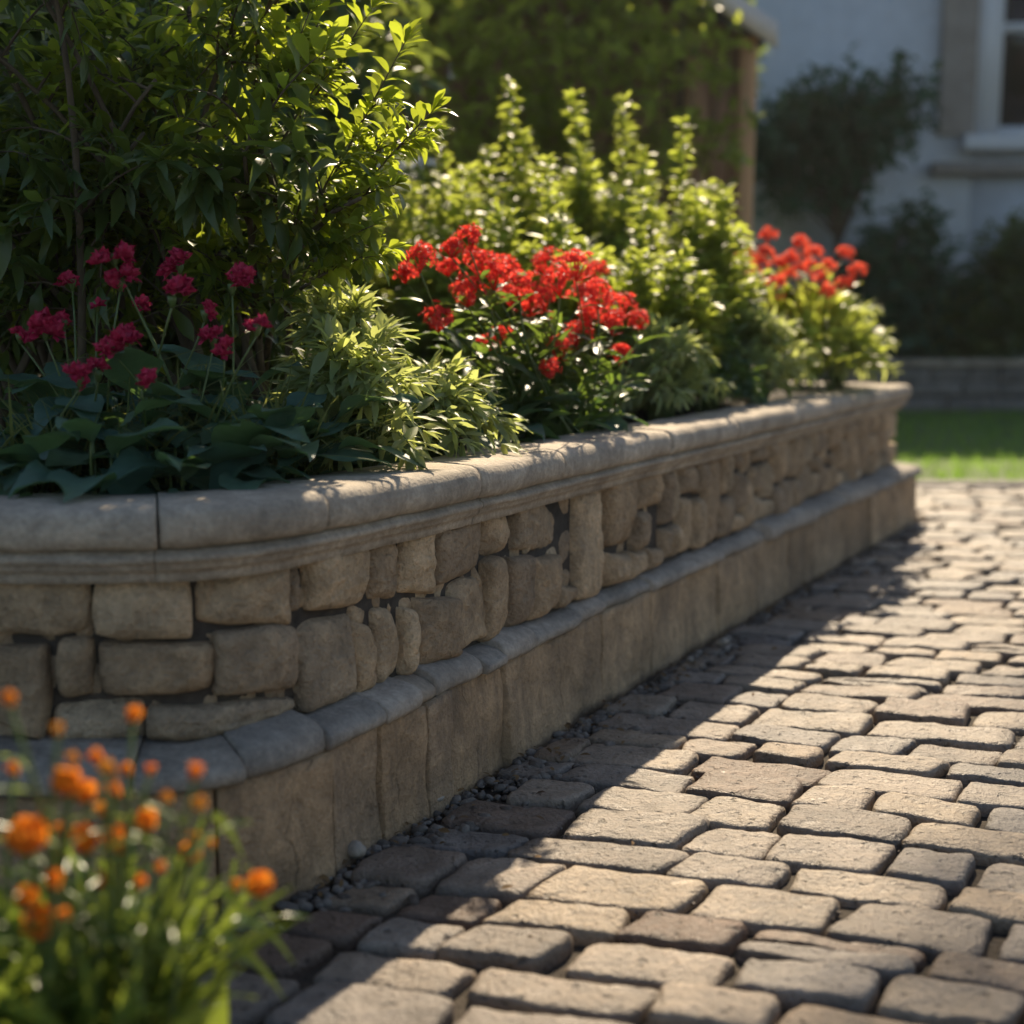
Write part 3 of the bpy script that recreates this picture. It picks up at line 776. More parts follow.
# ---- crimson carnations in the shade of the shrub
carn = [((115, 256), 46, 1.95), ((120, 282), 40, 1.95), ((172, 298), 48, 1.9), ((232, 286), 52, 2.0), ((45, 331), 54, 1.95), ((64, 320), 34, 2.0), ((112, 344), 50, 1.88), ((130, 333), 34, 1.92),
        ((80, 379), 42, 1.84), ((98, 372), 36, 1.88), ((141, 379), 40, 1.82), ((257, 326), 38, 1.86), ((213, 338), 40, 1.95), ((224, 350), 36, 1.9), ((72, 281), 34, 2.08), ((97, 303), 26, 2.05),
        ((180, 265), 44, 2.08), ((140, 305), 34, 2.06), ((205, 312), 34, 2.0), ((20, 335), 30, 2.0)]
for lab, sel, bx in (('crimson carnations in deep shade under the leafy shrub, left clump', lambda x: x < 105, 70), ('crimson carnations in deep shade under the leafy shrub, clump beside the grassy tuft', lambda x: x >= 105, 165)):
    base = P(bx, 440, 1.98); base.z = 0.49
    T = thing('carnation_clump', lab, 'carnations', base, 'carnation clumps'); st = MB(); Lf = Leaves(GRASS)
    for (px, py), w, Y in carn:
        if not sel(px): continue
        p = P(px, py, Y); h = MB(); R = w * Y / F_PX
        for k in range(3 if w > 38 else 2):
            carnation_head(rng, h, p + Vector((rng.uniform(-0.26, 0.26) * R * (1 if w > 38 else 0.6), rng.uniform(-0.1, 0.1) * R, rng.uniform(-0.16, 0.16) * R)), R * rng.uniform(0.26, 0.36), Vector((rng.uniform(-0.9, 0.9), -0.5, 0.8)))
        q = base + Vector((rng.uniform(-0.10, 0.10), rng.uniform(-0.05, 0.1), 0))
        st.tube([p - Vector((0, 0, 0.014)), p - Vector((0, 0, 0.004)), p + Vector((0, 0, 0.003))], [0.003, 0.0065, 0.007], 8)
        stem_to(st, q, p - Vector((0, 0, 0.012)), 0.0024, rng, 0.02, Lf, 0.1, 7, 5)
        h.build('flower_head', M['crimson'], T)
    for _ in range(240):
        Lf.put(rng, base + Vector((rng.uniform(-0.16, 0.16), rng.uniform(-0.08, 0.14), 0)), Vector((rng.uniform(-0.6, 0.6), rng.uniform(-0.6, 0.4), 1)), rng.uniform(0.1, 0.24))
    st.build('stems', M['stem'], T); Lf.build('foliage', M['grassy'], T)
# ---- tuft of fine grassy leaves
base = P(272, 440, 2.02); base.z = 0.49; Lf = Leaves(GRASS)
T = thing('grassy_tuft', 'tuft of fine grassy leaves beside the crimson carnations', 'grass tuft', base)
for _ in range(260):
    a = rng.uniform(0, 6.28); r = rng.uniform(0, 0.05)
    Lf.put(rng, base + Vector((math.cos(a) * r * 1.6, math.sin(a) * r, 0)), Vector((rng.gauss(0, 0.55), rng.gauss(-0.1, 0.4), 1)), rng.uniform(0.1, 0.24))
Lf.build('foliage', M['grassy'], T)

# ---- broad leaf plants along the coping
def broad_plant(px, Y, n, size, lab, z=0.485, lift=0.6):
    b = P(px, 440, Y); b.z = z
    wd = wall_dist(b.x, b.y)
    if b.x > -0.2 and wd > -0.24: b.x -= N_.x * (wd + 0.24); b.y -= N_.y * (wd + 0.24)
    T = thing('broad_leaf_plant', lab, 'plant', b, 'broad leaf plants along the coping'); Lf = Leaves(BROAD); st = MB()
    n = int(n * 1.4)
    for i in range(n):
        a = i * 2.4 + rng.uniform(-0.4, 0.4); k = i / n
        d = Vector((math.cos(a), math.sin(a), 0)); q = b + d * rng.uniform(0.02, 0.09) * (0.4 + k) + Vector((0, 0, rng.uniform(0.03, 0.10) * (1.25 - k)))
        if wall_dist(q.x, q.y) > -0.11: q -= d * 0.05
        tp = q + d * size * 0.9
        if wall_dist(tp.x, tp.y) > -0.06: continue
        stem_to(st, b + d * 0.01, q, 0.0035, rng, 0.005, n=4)
        Lf.put(rng, q, d * (0.55 + k * 0.6) + Vector((0, 0, lift * (1.3 - k))), size * 1.08 * rng.uniform(0.75, 1.15), rng.uniform(-0.3, 0.3))
    st.build('stems', M['stem'], T); Lf.build('foliage', M['hosta'], T)
broad_plant(18, 1.86, 16, 0.125, 'blue green broad leaf plant at the far left behind the shaded coping')
broad_plant(98, 1.84, 17, 0.13, 'blue green broad leaf plant under the left carnation clump')
broad_plant(178, 1.86, 16, 0.12, 'blue green broad leaf plant under the second carnation clump')
broad_plant(245, 1.93, 17, 0.125, 'broad leaf plant below the grassy tuft, behind the first sunlit coping stone')
broad_plant(316, 2.05, 17, 0.13, 'broad leaf plant with the palest blue leaves, left of the pale trailing plants')
broad_plant(500, 2.62, 14, 0.13, 'dark broad leaf plant at the foot of the red flower clump', 0.5)
broad_plant(590, 2.9, 14, 0.13, 'dark broad leaf plant between the red flowers and the coping joint', 0.5)
broad_plant(60, 2.12, 18, 0.14, 'broad leaf plant behind the left carnation clump, deepest in shade', 0.54)
broad_plant(150, 2.0, 18, 0.13, 'broad leaf plant between the two carnation clumps', 0.53)
broad_plant(280, 1.97, 18, 0.12, 'broad leaf plant nearest the coping where its sunlit stretch begins', 0.5)
broad_plant(230, 2.12, 18, 0.13, 'broad leaf plant behind the second carnation clump', 0.54)

# ---- pale leaved plants that spill on the coping
def pale_plant(px, py, Y, n, size, hgt, spr, lab, mat='pale', tm=None, name='pale_leaf_plant', grp='pale leaved plants along the coping'):
    b = P(px, 440, Y); b.z = 0.5; wd = wall_dist(b.x, b.y)
    if wd > -0.2:
        b.x -= N_.x * (wd + 0.2); b.y -= N_.y * (wd + 0.2)
    T = thing(name, lab, 'plant', b, grp); Lf = Leaves(tm or LANCE); st = MB()
    for i in range(n):
        a = rng.uniform(0, 6.28); r = rng.uniform(0.15, 1)
        q = b + Vector((math.cos(a) * spr * r, math.sin(a) * spr * r, hgt * (1.12 - 0.85 * r * r) * rng.uniform(0.75, 1.1)))
        if wall_dist(q.x, q.y) > -0.05: q.z = max(q.z, 0.55)
        if wall_dist(q.x, q.y) > -0.02: continue
        pts = curve(b + Vector((rng.uniform(-0.03, 0.03), rng.uniform(-0.03, 0.03), 0)), q, Vector((0, 0, hgt * 0.25)), 5)
        spray(rng, Lf, pts, 0.0022, size, size * 0.42, st, 0.3, 2, 0.95, 5)
    st.build('stems', M['stem'], T); Lf.build('foliage', M[mat], T)
pale_plant(372, 400, 2.14, 60, 0.068, 0.20, 0.17, 'pale yellow green plant spilling towards the sunlit coping, nearest of the pale plants')
pale_plant(425, 420, 2.36, 60, 0.064, 0.15, 0.17, 'low pale green plant just left of the red flower clump')
pale_plant(345, 340, 2.3, 44, 0.062, 0.27, 0.14, 'pale green plant under the sunlit sprays of the leafy shrub')
pale_plant(660, 380, 3.3, 70, 0.058, 0.22, 0.18, 'pale feathery plant just right of the red flower clump')
pale_plant(756, 370, 3.95, 70, 0.062, 0.24, 0.2, 'pale feathery plant below the scarlet geranium')
pale_plant(838, 350, 4.7, 80, 0.066, 0.32, 0.22, 'pale feathery plant at the far end of the bed')
pale_plant(705, 380, 3.7, 40, 0.06, 0.22, 0.16, 'darker feathery plant between the two pale feathery plants', 'lychnis_leaf')

for px, Y, lab in ((20, 2.75, 'dark undergrowth plant behind the crimson carnations, at the left picture edge'), (110, 2.85, 'dark undergrowth plant behind the left carnation clump'),
                   (190, 2.8, 'dark undergrowth plant behind the second carnation clump'), (265, 2.7, 'dark undergrowth plant under the sunlit side of the leafy shrub')):
    pale_plant(px, 380, Y, 34, 0.09, 0.32, 0.26, lab, 'shrub_shaded', None, 'undergrowth_plant', 'undergrowth under the leafy shrub')

# ---- red flower clump
heads = [(470, 242, 34), (452, 251, 26), (420, 262, 42), (406, 277, 26), (480, 266, 46), (494, 280, 44), (468, 296, 44), (505, 272, 36), (520, 290, 40), (438, 322, 42), (500, 342, 34), (486, 348, 26),
         (548, 268, 44), (576, 270, 44), (560, 286, 44), (596, 276, 36), (598, 298, 44), (620, 310, 42), (612, 326, 38), (584, 300, 40), (545, 300, 42), (530, 308, 32), (576, 338, 36), (560, 352, 34),
         (620, 356, 26), (640, 322, 26), (550, 372, 26), (512, 300, 34), (590, 318, 36), (448, 270, 26)]
b = P(540, 440, 2.78); b.z = 0.5
T = thing('red_flower_clump', 'large clump of bright red flower clusters in the middle of the bed', 'flowers', b); st = MB(); Lf = Leaves(LANCE)
for px, py, w in heads:
    Y = 2.72 + rng.uniform(-0.14, 0.16) + (px - 520) * 0.0012; p = P(px, py, Y); R = w / 2 * Y / F_PX
    h = MB(); cluster_head(rng, h, p, R * 0.95, int(14 + w * 0.8), 0.0098)
    q = b + Vector((rng.uniform(-0.12, 0.12), rng.uniform(-0.08, 0.1), 0))
    pts = stem_to(st, q, p - Vector((0, 0, R * 0.5)), 0.0028, rng, 0.03, Lf, 0.075, 8, 8)
    for _ in range(10):
        h.tube([pts[-1], p + rdir(rng, 0.5) * R * 0.7], [0.0013, 0.001], 4)
    h.build('flower_head', M['red'], T)
for _ in range(170):
    a = rng.uniform(0, 6.28); r = rng.uniform(0, 0.2); q = b + Vector((math.cos(a) * r, math.sin(a) * r * 0.8, rng.uniform(0.0, 0.2)))
    if wall_dist(q.x, q.y) > -0.1: continue
    Lf.put(rng, q, Vector((rng.gauss(0, 0.7), rng.gauss(0, 0.7), 0.7)), rng.uniform(0.07, 0.13), rng.uniform(-0.5, 0.5))
st.build('stems', M['stem'], T); Lf.build('foliage', M['lychnis_leaf'], T)

# ---- tall pale green plants with upright spires behind the red clump
def spire_plant(px, py_top, Y, n, spr, lab, hmin=0.3, white=False):
    b = P(px, 400, Y); b.z = 0.52; top = P(px, py_top, Y).z
    T = thing('spire_plant', lab, 'plant', b, 'pale green plants with upright spires'); Lf = Leaves(SMALL); L_ = Leaves(LANCE); st = MB()
    for i in range(n):
        a = rng.uniform(0, 6.28); r = 0 if i == 0 else math.sqrt(rng.random())
        q = Vector((b.x + math.cos(a) * spr * r, b.y + math.sin(a) * spr * 0.8 * r, 0.5 + (top - 0.5) * (1 if i == 0 else rng.uniform(hmin, 0.93 - 0.22 * r))))
        pts = curve(b + Vector((math.cos(a) * spr * r * 0.5, math.sin(a) * spr * r * 0.4, 0)), q, Vector((rng.uniform(-0.02, 0.02), 0, 0.02)), 7)
        ln = (q - b).length; st.tube(pts, [0.004 * (1 - 0.1 * k) for k in range(8)], 5)
        t = 0.12
        while t < 1:
            p, d = along(pts, t); sz = 0.074 * (1 - 0.45 * t)
            for w in range(4):
                aa = rng.uniform(0, 6.28); (Lf if rng.random() < 0.6 else L_).put(rng, p, d * rng.uniform(0.2, 0.9) + Vector((math.cos(aa), math.sin(aa), rng.uniform(-0.3, 0.3))), sz * rng.uniform(0.7, 1.2), rng.uniform(-0.6, 0.6))
            t += 0.0135 / max(0.2, ln)
    if white:
        wf = MB()
        for _ in range(9):
            p = P(rng.uniform(385, 440), rng.uniform(135, 200), Y - 0.1); h = MB(); cluster_head(rng, h, p, 0.02, 9, 0.012)
            h.build('flower_head', M['white'], T); st.tube([p, Vector((p.x + 0.03, p.y + 0.06, p.z - 0.14))], [0.0015, 0.0025], 4)
    st.build('stems', M['stem'], T); f = MB(); Lf.into(f); L_.into(f); f.build('foliage', M['spire'], T)
spire_plant(512, 82, 3.9, 54, 0.28, 'spire plant with the tallest tip, behind the left half of the red flowers')
spire_plant(572, 92, 4.0, 54, 0.26, 'spire plant behind the middle of the red flowers')
spire_plant(622, 98, 4.15, 54, 0.26, 'spire plant behind the right half of the red flowers')
spire_plant(678, 120, 4.0, 57, 0.26, 'spire plant just left of the timber shed corner')
spire_plant(440, 125, 3.7, 54, 0.30, 'spire plant with small white flowers beside the shrub sprays', white=True)
spire_plant(712, 205, 4.2, 34, 0.15, 'short spire plant below the timber shed corner')
spire_plant(545, 160, 3.4, 54, 0.28, 'low spire plant directly behind the red flower clump', 0.35)
spire_plant(640, 190, 3.6, 54, 0.26, 'low bushy spire plant above the pale feathery plant', 0.4)

# ---- scarlet geranium at the far end
gh = [(768, 245), (765, 262), (800, 252), (790, 266), (778, 273), (812, 262), (828, 276), (845, 262), (858, 279), (845, 292), (820, 288), (776, 291), (781, 311), (735, 270), (748, 266), (760, 272), (800, 281), (810, 275), (790, 283), (827, 300), (755, 285)]
b = P(795, 400, 4.45); b.z = 0.52
T = thing('geranium_clump', 'scarlet geranium with round flower heads near the far end of the bed', 'geranium', b); st = MB(); Lf = Leaves(SMALL)
for px, py in gh:
    Y = 4.4 + rng.uniform(-0.15, 0.15); p = P(px, py - 6, Y); h = MB(); cluster_head(rng, h, p, 0.034, 32, 0.0135)
    stem_to(st, b + Vector((rng.uniform(-0.12, 0.12), rng.uniform(-0.1, 0.1), 0)), p, 0.003, rng, 0.03, Lf, 0.07, 6, 7); h.build('flower_head', M['scarlet'], T)
for _ in range(420):
    d = rdir(rng, 0.4); Lf.put(rng, b + Vector((d.x * 0.24, d.y * 0.2, 0.08 + abs(d.z) * 0.22)) * 1.0, d + Vector((0, 0, 0.3)), rng.uniform(0.05, 0.09), rng.uniform(-0.6, 0.6))
st.build('stems', M['stem'], T); Lf.build('foliage', M['spire'], T)

# ---- orange flowers in the foreground
oh = [(10, 703, 20, 0), (58, 733, 16, 1), (132, 719, 22, 0), (100, 760, 20, 0), (112, 772, 22, 1), (128, 772, 18, 0), (68, 786, 34, 0), (86, 796, 28, 0), (194, 776, 22, 0), (199, 807, 22, 1), (117, 793, 22, 0), (103, 813, 18, 1),
      (148, 825, 26, 0), (28, 844, 46, 0), (86, 846, 34, 0), (119, 846, 36, 0), (189, 858, 26, 0), (193, 841, 16, 1), (236, 888, 18, 1), (261, 889, 32, 0), (26, 901, 28, 0), (55, 885, 24, 0), (42, 929, 42, 0), (66, 916, 18, 0), (150, 772, 16, 0), (168, 800, 16, 1), (60, 832, 18, 0), (100, 884, 20, 0), (14, 772, 18, 0), (140, 886, 18, 0), (212, 846, 14, 1), (75, 760, 16, 1), (160, 870, 16, 0)]
for lab, sel, bx, Yb in (('orange flowering plant with arching strap leaves in the near corner, left clump', lambda x: x < 95, 45, 1.07), ('orange flowering plant with arching strap leaves leaning over the setts, right clump', lambda x: x >= 95, 112, 1.09)):
    b = P(bx, 900, Yb); b.z = 0.0
    T = thing('orange_flower_clump', lab, 'flowers', b, 'orange flower clumps in front of the planter'); st = MB(); Lf = Leaves(STRAP); bud = MB()
    for px, py, w, k in oh:
        if not sel(px): continue
        Y = Yb + rng.uniform(-0.12, 0.0); p = P(px, py, Y); r = w * 0.5 * Y / F_PX
        h = MB(); cup_head(rng, h, p, r * 1.6, 12 if w < 26 else 18, 0.75 if w < 26 else 1.25, Vector((rng.uniform(-0.3, 0.3), -0.5, 1)))
        stem_to(st, b + Vector((rng.uniform(-0.05, 0.05), rng.uniform(-0.04, 0.05), 0)), p - Vector((0, 0, r * 0.5)), 0.0032, rng, 0.02, Lf, 0.06, 9, 7)
        st.tube([p - Vector((0, 0, r)), p - Vector((0, 0, r * 0.4))], [0.002, r * 0.5], 6)
        h.build('flower_head', M['amber'] if k else M['orange'], T)
    for i in range(230):
        a = rng.uniform(0, 6.28); d = Vector((math.cos(a) * rng.uniform(0.03, 0.26) - 0.05, math.sin(a) * rng.uniform(0.03, 0.35), 1)); ln = rng.uniform(0.17, 0.30)
        q = b + Vector((rng.gauss(0, 0.03), rng.gauss(0, 0.03), 0)); tp = q + (d + Vector((d.x, d.y, 0)).normalized() * 0.35) * ln
        if proj(tp)[0] > 262 or (d.y < -0.15 and bx > 100): continue
        Lf.put(rng, q, d, ln, rng.uniform(-0.3, 0.3))
    if bx > 100:
        for tx, ty in ((295, 965), (280, 930), (245, 862), (270, 985), (260, 940), (285, 1000)):
            q = P(tx, ty, Yb + 0.05); mid = P((tx + bx) / 2 + 30, ty - 45, Yb)
            pts = [b.lerp(mid, t / 4) + Vector((0, 0, 0.05)) * math.sin(t / 4 * 3.14) for t in range(5)] + [mid.lerp(q, t / 4) + Vector((0, 0, 0.012)) * math.sin(t / 4 * 3.14) for t in range(1, 5)]
            vs, fs = [], []
            for i, p in enumerate(pts):
                w = 0.0075 * math.sin(math.pi * (0.12 + 0.87 * i / 8)); vs += [(p.x - w * 0.5, p.y - w, p.z + w * 0.4), (p.x, p.y, p.z), (p.x + w * 0.5, p.y + w, p.z + w * 0.4)]
            for i in range(8):
                for k in range(2): fs.append((i * 3 + k, i * 3 + k + 1, i * 3 + k + 4, i * 3 + k + 3))
            bud.add(vs, fs)
    Lf.into(bud); st.build('stems', M['stem'], T); bud.build('foliage', M['strap'], T)

# ------------------------------------------------------------------ background: shed, house, low wall, trees
def tree(name, lab, cat, x, y, blobs_, n, size, mat, trunk_h=1.5, tr=0.12, group=None, base=0.0, tm=SMALL):
    T = thing(name, lab, cat, (x, y, base), group); wd = MB(); Lf = Leaves(tm)
    top = max(bz for _, _, bz, _ in blobs_)
    wd.tube([(x, y, base - 0.05), (x + 0.03, y, base + trunk_h * 0.5), (x - 0.02, y + 0.02, base + trunk_h), (x, y, top)], [tr, tr * 0.8, tr * 0.65, tr * 0.15], 10)
    for bx, by, bz, r in blobs_:
        c = Vector((bx, by, bz)); s = Vector((x, y, min(bz - r * 0.3, base + trunk_h))); wd.tube(curve(s, c, (0, 0, r * 0.15), 4), [tr * 0.4, tr * 0.3, tr * 0.22, tr * 0.15, tr * 0.05], 6)
    tot = sum(r ** 2 for *_, r in blobs_)
    for bx, by, bz, r in blobs_:
        k = int(n * r * r / tot); tw = max(1, k // 9)
        for _ in range(tw):
            d = rdir(rng); c = Vector((bx, by, bz)) + Vector((d.x, d.y, d.z * 0.9)) * r * (rng.random() ** 0.35) * (1 + 0.25 * noise.noise(d * 2.3 + Vector((bx, by, bz))))
            dd = (d + rdir(rng) * 0.7).normalized()
            for i in range(9):
                Lf.put(rng, c + dd * size * 0.55 * i * 0.5, dd * 0.5 + rdir(rng), size * rng.uniform(0.7, 1.3), rng.uniform(-1, 1))
    wd.build('trunk', M['bark'], T); Lf.build('crown', mat, T); return T
tree('added_shade_evergreen', 'dark tree added behind the leafy shrub, its unseen upper crown placed to shade the left of the bed', 'tree', -1.5, 4.9,  # added tree; crown above the view is shaped to shade the bed
     [(-1.5, 4.9, 1.5, 0.7), (-1.1, 4.7, 1.3, 0.55), (-1.9, 4.8, 1.7, 0.7), (-1.3, 5.0, 2.2, 0.6), (-0.95, 4.9, 1.8, 0.45), (-1.7, 5.1, 2.6, 0.5), (-1.2, 4.8, 2.65, 0.4), (-0.9, 4.9, 3.1, 0.5), (-0.72, 4.9, 3.4, 0.42), (-1.3, 4.9, 3.5, 0.5), (-0.5, 4.95, 2.8, 0.4), (-0.66, 5.0, 3.75, 0.32), (-0.95, 4.8, 3.75, 0.45), (-1.0, 4.9, 4.1, 0.45), (-0.9, 4.9, 2.5, 0.4)], 42000, 0.10, M['dark_leaf'], 1.3, 0.08)
tree('dark_tree', 'dark leafy tree overhanging the timber shed roof', 'tree', 0.75, 9.9, [(0.7, 9.7, 2.5, 0.9), (0.1, 9.8, 3.0, 0.9), (1.0, 9.8, 3.3, 0.8), (0.4, 10, 3.9, 0.8), (-0.5, 9.8, 2.2, 0.9), (0.2, 9.7, 1.5, 0.8), (-0.6, 9.9, 3.1, 0.8)], 15000, 0.10, M['dark_leaf'], 1.2, 0.14, 'trees behind the bed')
tree('dark_tree', 'tree between the timber shed and the leafy shrub, its edge lit yellow green', 'tree', -1.9, 11.5, [(-1.9, 11.4, 2.4, 1.1), (-1.4, 11.4, 3.4, 0.9), (-2.6, 11.5, 3.3, 1.0), (-1.8, 11.5, 4.2, 0.8), (-1.3, 11.3, 1.5, 0.9), (-2.7, 11.3, 1.7, 0.9)], 13000, 0.11, M['spire'], 1.2, 0.14, 'trees behind the bed')
tree('dark_tree', 'dark tree farthest left behind the leafy shrub', 'tree', -4.6, 11, [(-4.6, 11, 2.6, 1.3), (-5.3, 11, 3.4, 1.1), (-3.9, 11, 3.6, 1.0), (-4.5, 11, 1.5, 1.0)], 11000, 0.12, M['dark_leaf'], 1.2, 0.14, 'trees behind the bed')
hg = [(-9 + 0.75 * i, 15.5 + rng.uniform(-0.2, 0.2), zz, 0.95) for i in range(15) for zz in (0.7, 1.8, 2.8)]
T = thing('hedge', 'tall dark hedge behind the trees', 'hedge', (-4, 15.5, 0)); Lf = Leaves(SMALL); wd = MB()
for bx, by, bz, r in hg:
    if bz < 1: wd.tube([(bx, by, -0.05), (bx, by, 2.6)], [0.05, 0.02], 6)
    for _ in range(420):
        d = rdir(rng); Lf.put(rng, Vector((bx, by, bz)) + d * r * rng.random() ** 0.4, d + rdir(rng), rng.uniform(0.1, 0.17), rng.uniform(-1, 1))
wd.build('trunk', M['bark'], T); Lf.build('foliage', M['dark_leaf'], T)

# timber shed, gable to the camera
ys = 7.5
xr = P(768, 32, ys).x - 0.14; ze = P(768, 32, ys).z
T = thing('garden_shed', 'brown timber garden shed with pale edged sloping roof behind the bed', 'shed', (0.3, ys, 0))
m = MB(); rx = 0.25; slope = 0.72; zr = ze + (xr - rx) * slope * 0.55; xl = 2 * rx - xr
x = xl; i = 0
while x < xr - 0.01:         # vertical boards
    w = min(0.11, xr - x); zt = lambda q: ze + (min(q - xl, xr - q)) * slope * 0.55
    off = (i % 2) * 0.008
    m.add([(x, ys + off, 0), (x + w - 0.004, ys + off, 0), (x + w - 0.004, ys + off, zt(x + w)), (x, ys + off, zt(x)), (x, ys + 0.03, 0), (x + w - 0.004, ys + 0.03, 0), (x + w - 0.004, ys + 0.03, zt(x + w)), (x, ys + 0.03, zt(x))],
          [(0, 1, 2, 3), (7, 6, 5, 4), (0, 4, 5, 1), (1, 5, 6, 2), (2, 6, 7, 3), (3, 7, 4, 0)]); x += w; i += 1
m.box(xl, xl + 0.03, ys + 0.032, ys + 1.6, 0, ze); m.box(xr - 0.03, xr, ys + 0.032, ys + 1.6, 0, ze); m.box(xl + 0.032, xr - 0.032, ys + 1.57, ys + 1.6, 0, ze)
m.build('wall', M['wood'], T, smooth=False)
m = MB(); m.box(xr - 0.02, xr + 0.07, ys - 0.075, ys - 0.004, 0, ze - 0.03); m.box(xr - 0.32, xr - 0.24, ys - 0.07, ys - 0.004, 0, ze + 0.02); m.build('corner_post', M['post'], T, smooth=False, bevel=0.008)
def slab(x0, z0, x1, z1, y0, y1, th):
    return [(x0, y0, z0), (x1, y0, z1), (x1, y1, z1), (x0, y1, z0), (x0, y0, z0 + th), (x1, y0, z1 + th), (x1, y1, z1 + th), (x0, y1, z0 + th)]
FB = [(3, 2, 1, 0), (4, 5, 6, 7), (0, 1, 5, 4), (1, 2, 6, 5), (2, 3, 7, 6), (3, 0, 4, 7)]
sl_ = slope * 0.9
m = MB(); m.add(slab(rx, ze + (xr - rx) * sl_, xr + 0.12, ze - 0.06, ys - 0.25, ys + 1.8, 0.05), FB); m.add(slab(2 * rx - xr - 0.12, ze - 0.06, rx, ze + (xr - rx) * sl_, ys - 0.25, ys + 1.8, 0.05), FB); rf = m.build('roof', M['slate'], T, smooth=False)
m = MB(); m.add(slab(rx, ze + (xr - rx) * sl_ - 0.06, xr + 0.14, ze - 0.14, ys - 0.285, ys - 0.253, 0.13), FB); m.add(slab(2 * rx - xr - 0.14, ze - 0.14, rx, ze + (xr - rx) * sl_ - 0.06, ys - 0.285, ys - 0.253, 0.13), FB)
m.build('bargeboard', M['barge'], T, smooth=False)
tree('climbing_plant', 'leafy climber growing up the timber shed and its corner post', 'climber', 0.9, 7.15, [(0.55, 7.1, 1.9, 0.5), (0.1, 7.1, 2.2, 0.6), (0.78, 7.1, 2.4, 0.22), (0.98, 7.12, 2.2, 0.16), (0.95, 7.12, 1.75, 0.18), (0.9, 7.12, 1.3, 0.2), (-0.5, 7.1, 1.9, 0.7), (0.3, 7.1, 1.3, 0.4), (0.7, 7.15, 2.7, 0.4), (-0.2, 7.15, 2.8, 0.55), (1.12, 7.1, 2.0, 0.1)], 9000, 0.07, M['spire'], 1.2, 0.03, base=0.0)

# house, low wall and planting in its shade
yh = 13.0
T = thing('house', 'pale blue rendered house in shade with a stone framed sash window', 'house', (6, yh, 0))
def X(px, y=yh): return P(px, 90, y).x
def Z(py, y=yh): return P(512, py, y).z
wx0, wx1, wz0, wz1 = X(975), X(975) + 1.25, Z(136), Z(136) + 1.9
hx0, hx1, hz = 1.6, 12.0, 4.7
m = MB(); m.box(hx0, wx0, yh, yh + 0.3, 0, hz); m.box(wx1, hx1, yh, yh + 0.3, 0, hz); m.box(wx0, wx1, yh, yh + 0.3, 0, wz0); m.box(wx0, wx1, yh, yh + 0.3, wz1, hz)
m.box(hx0, hx0 + 0.3, yh + 0.3, yh + 7, 0, hz); m.box(hx1 - 0.3, hx1, yh + 0.3, yh + 7, 0, hz); m.box(hx0 + 0.3, hx1 - 0.3, yh + 6.7, yh + 7, 0, hz); m.box(hx0 + 0.3, hx1 - 0.3, yh + 0.3, yh + 6.7, -0.02, 0.3); m.build('wall', M['house'], T, smooth=False)
m = MB(); zr2 = hz + 2.2
m.add([(hx0 - 0.3, yh - 0.3, hz), (hx1 + 0.3, yh - 0.3, hz), (hx1 + 0.3, yh + 3.5, zr2), (hx0 - 0.3, yh + 3.5, zr2), (hx0 - 0.3, yh + 7.3, hz), (hx1 + 0.3, yh + 7.3, hz)], [(0, 1, 2, 3), (3, 2, 5, 4), (0, 3, 4), (1, 5, 2), (0, 4, 5, 1)]); m.build('roof', M['slate'], T, smooth=False)
sw = X(975) - X(938)
m = MB(); m.box(wx0 - sw, wx0 - 0.003, yh - 0.06, yh - 0.002, wz0, wz1 + 0.25); m.box(wx1 + 0.003, wx1 + sw, yh - 0.06, yh - 0.002, wz0, wz1 + 0.25); m.box(wx0, wx1, yh - 0.06, yh - 0.002, wz1, wz1 + 0.25); m.build('window_surround', M['surround'], T, smooth=False, bevel=0.01)
m = MB(); m.box(wx0 - sw - 0.05, hx1 - 1, yh - 0.14, yh - 0.002, Z(176), Z(163)); m.build('string_course', M['surround'], T, smooth=False, bevel=0.02)
wn_ = MB(); fw = X(1003) - X(975)
wn_.box(wx0, wx0 + fw, yh + 0.05, yh + 0.13, wz0, wz1); wn_.box(wx1 - fw, wx1, yh + 0.05, yh + 0.13, wz0, wz1); wn_.box(wx0 + fw, wx1 - fw, yh + 0.05, yh + 0.13, wz0, wz0 + 0.1); wn_.box(wx0 + fw, wx1 - fw, yh + 0.05, yh + 0.13, wz1 - 0.1, wz1)
wn_.box(wx0 + fw, wx1 - fw, yh + 0.06, yh + 0.12, Z(31), Z(21)); wo = wn_.build('window', M['frame'], T, smooth=False)
def sub(mb, name, mat, par, **k):
    o = mb.build(name, mat, None, **k); o.parent = par; o.location = -T.location - par.location; return o
m = MB(); m.box(wx0 + fw, wx1 - fw, yh + 0.095, yh + 0.1, wz0 + 0.1, wz1 - 0.1); sub(m, 'pane', M['glass'], wo, smooth=False)
m = MB(); m.box(wx0 - 0.12, wx1 + 0.12, yh - 0.16, yh - 0.002, wz0 - 0.15, wz0 - 0.004); sub(m, 'sill', M['frame'], wo, smooth=False, bevel=0.01)
m = MB(); m.box(wx0 + fw, wx0 + fw + 0.4, yh + 0.2, yh + 0.22, wz0, wz1); sub(m, 'curtain', M['curtain'], wo, smooth=False)
m = MB(); nst = 60
xx = 1.2; rr = random.Random(3)
for zc in (0.0, 0.14, 0.27):
    xx = 1.2
    while xx < 11:
        w = rr.uniform(0.25, 0.5); m.box(xx, xx + w - 0.012, 11.3 + rr.uniform(-0.01, 0.01), 11.6, zc, zc + 0.125); xx += w
lw = m.build('low_wall', M['lowwall'], smooth=False, bevel=0.012)
tag(lw, 'low dark stone wall at the back of the lawn, in front of the house', 'garden wall')
m = MB()
xx = 1.2
lwc = MB()
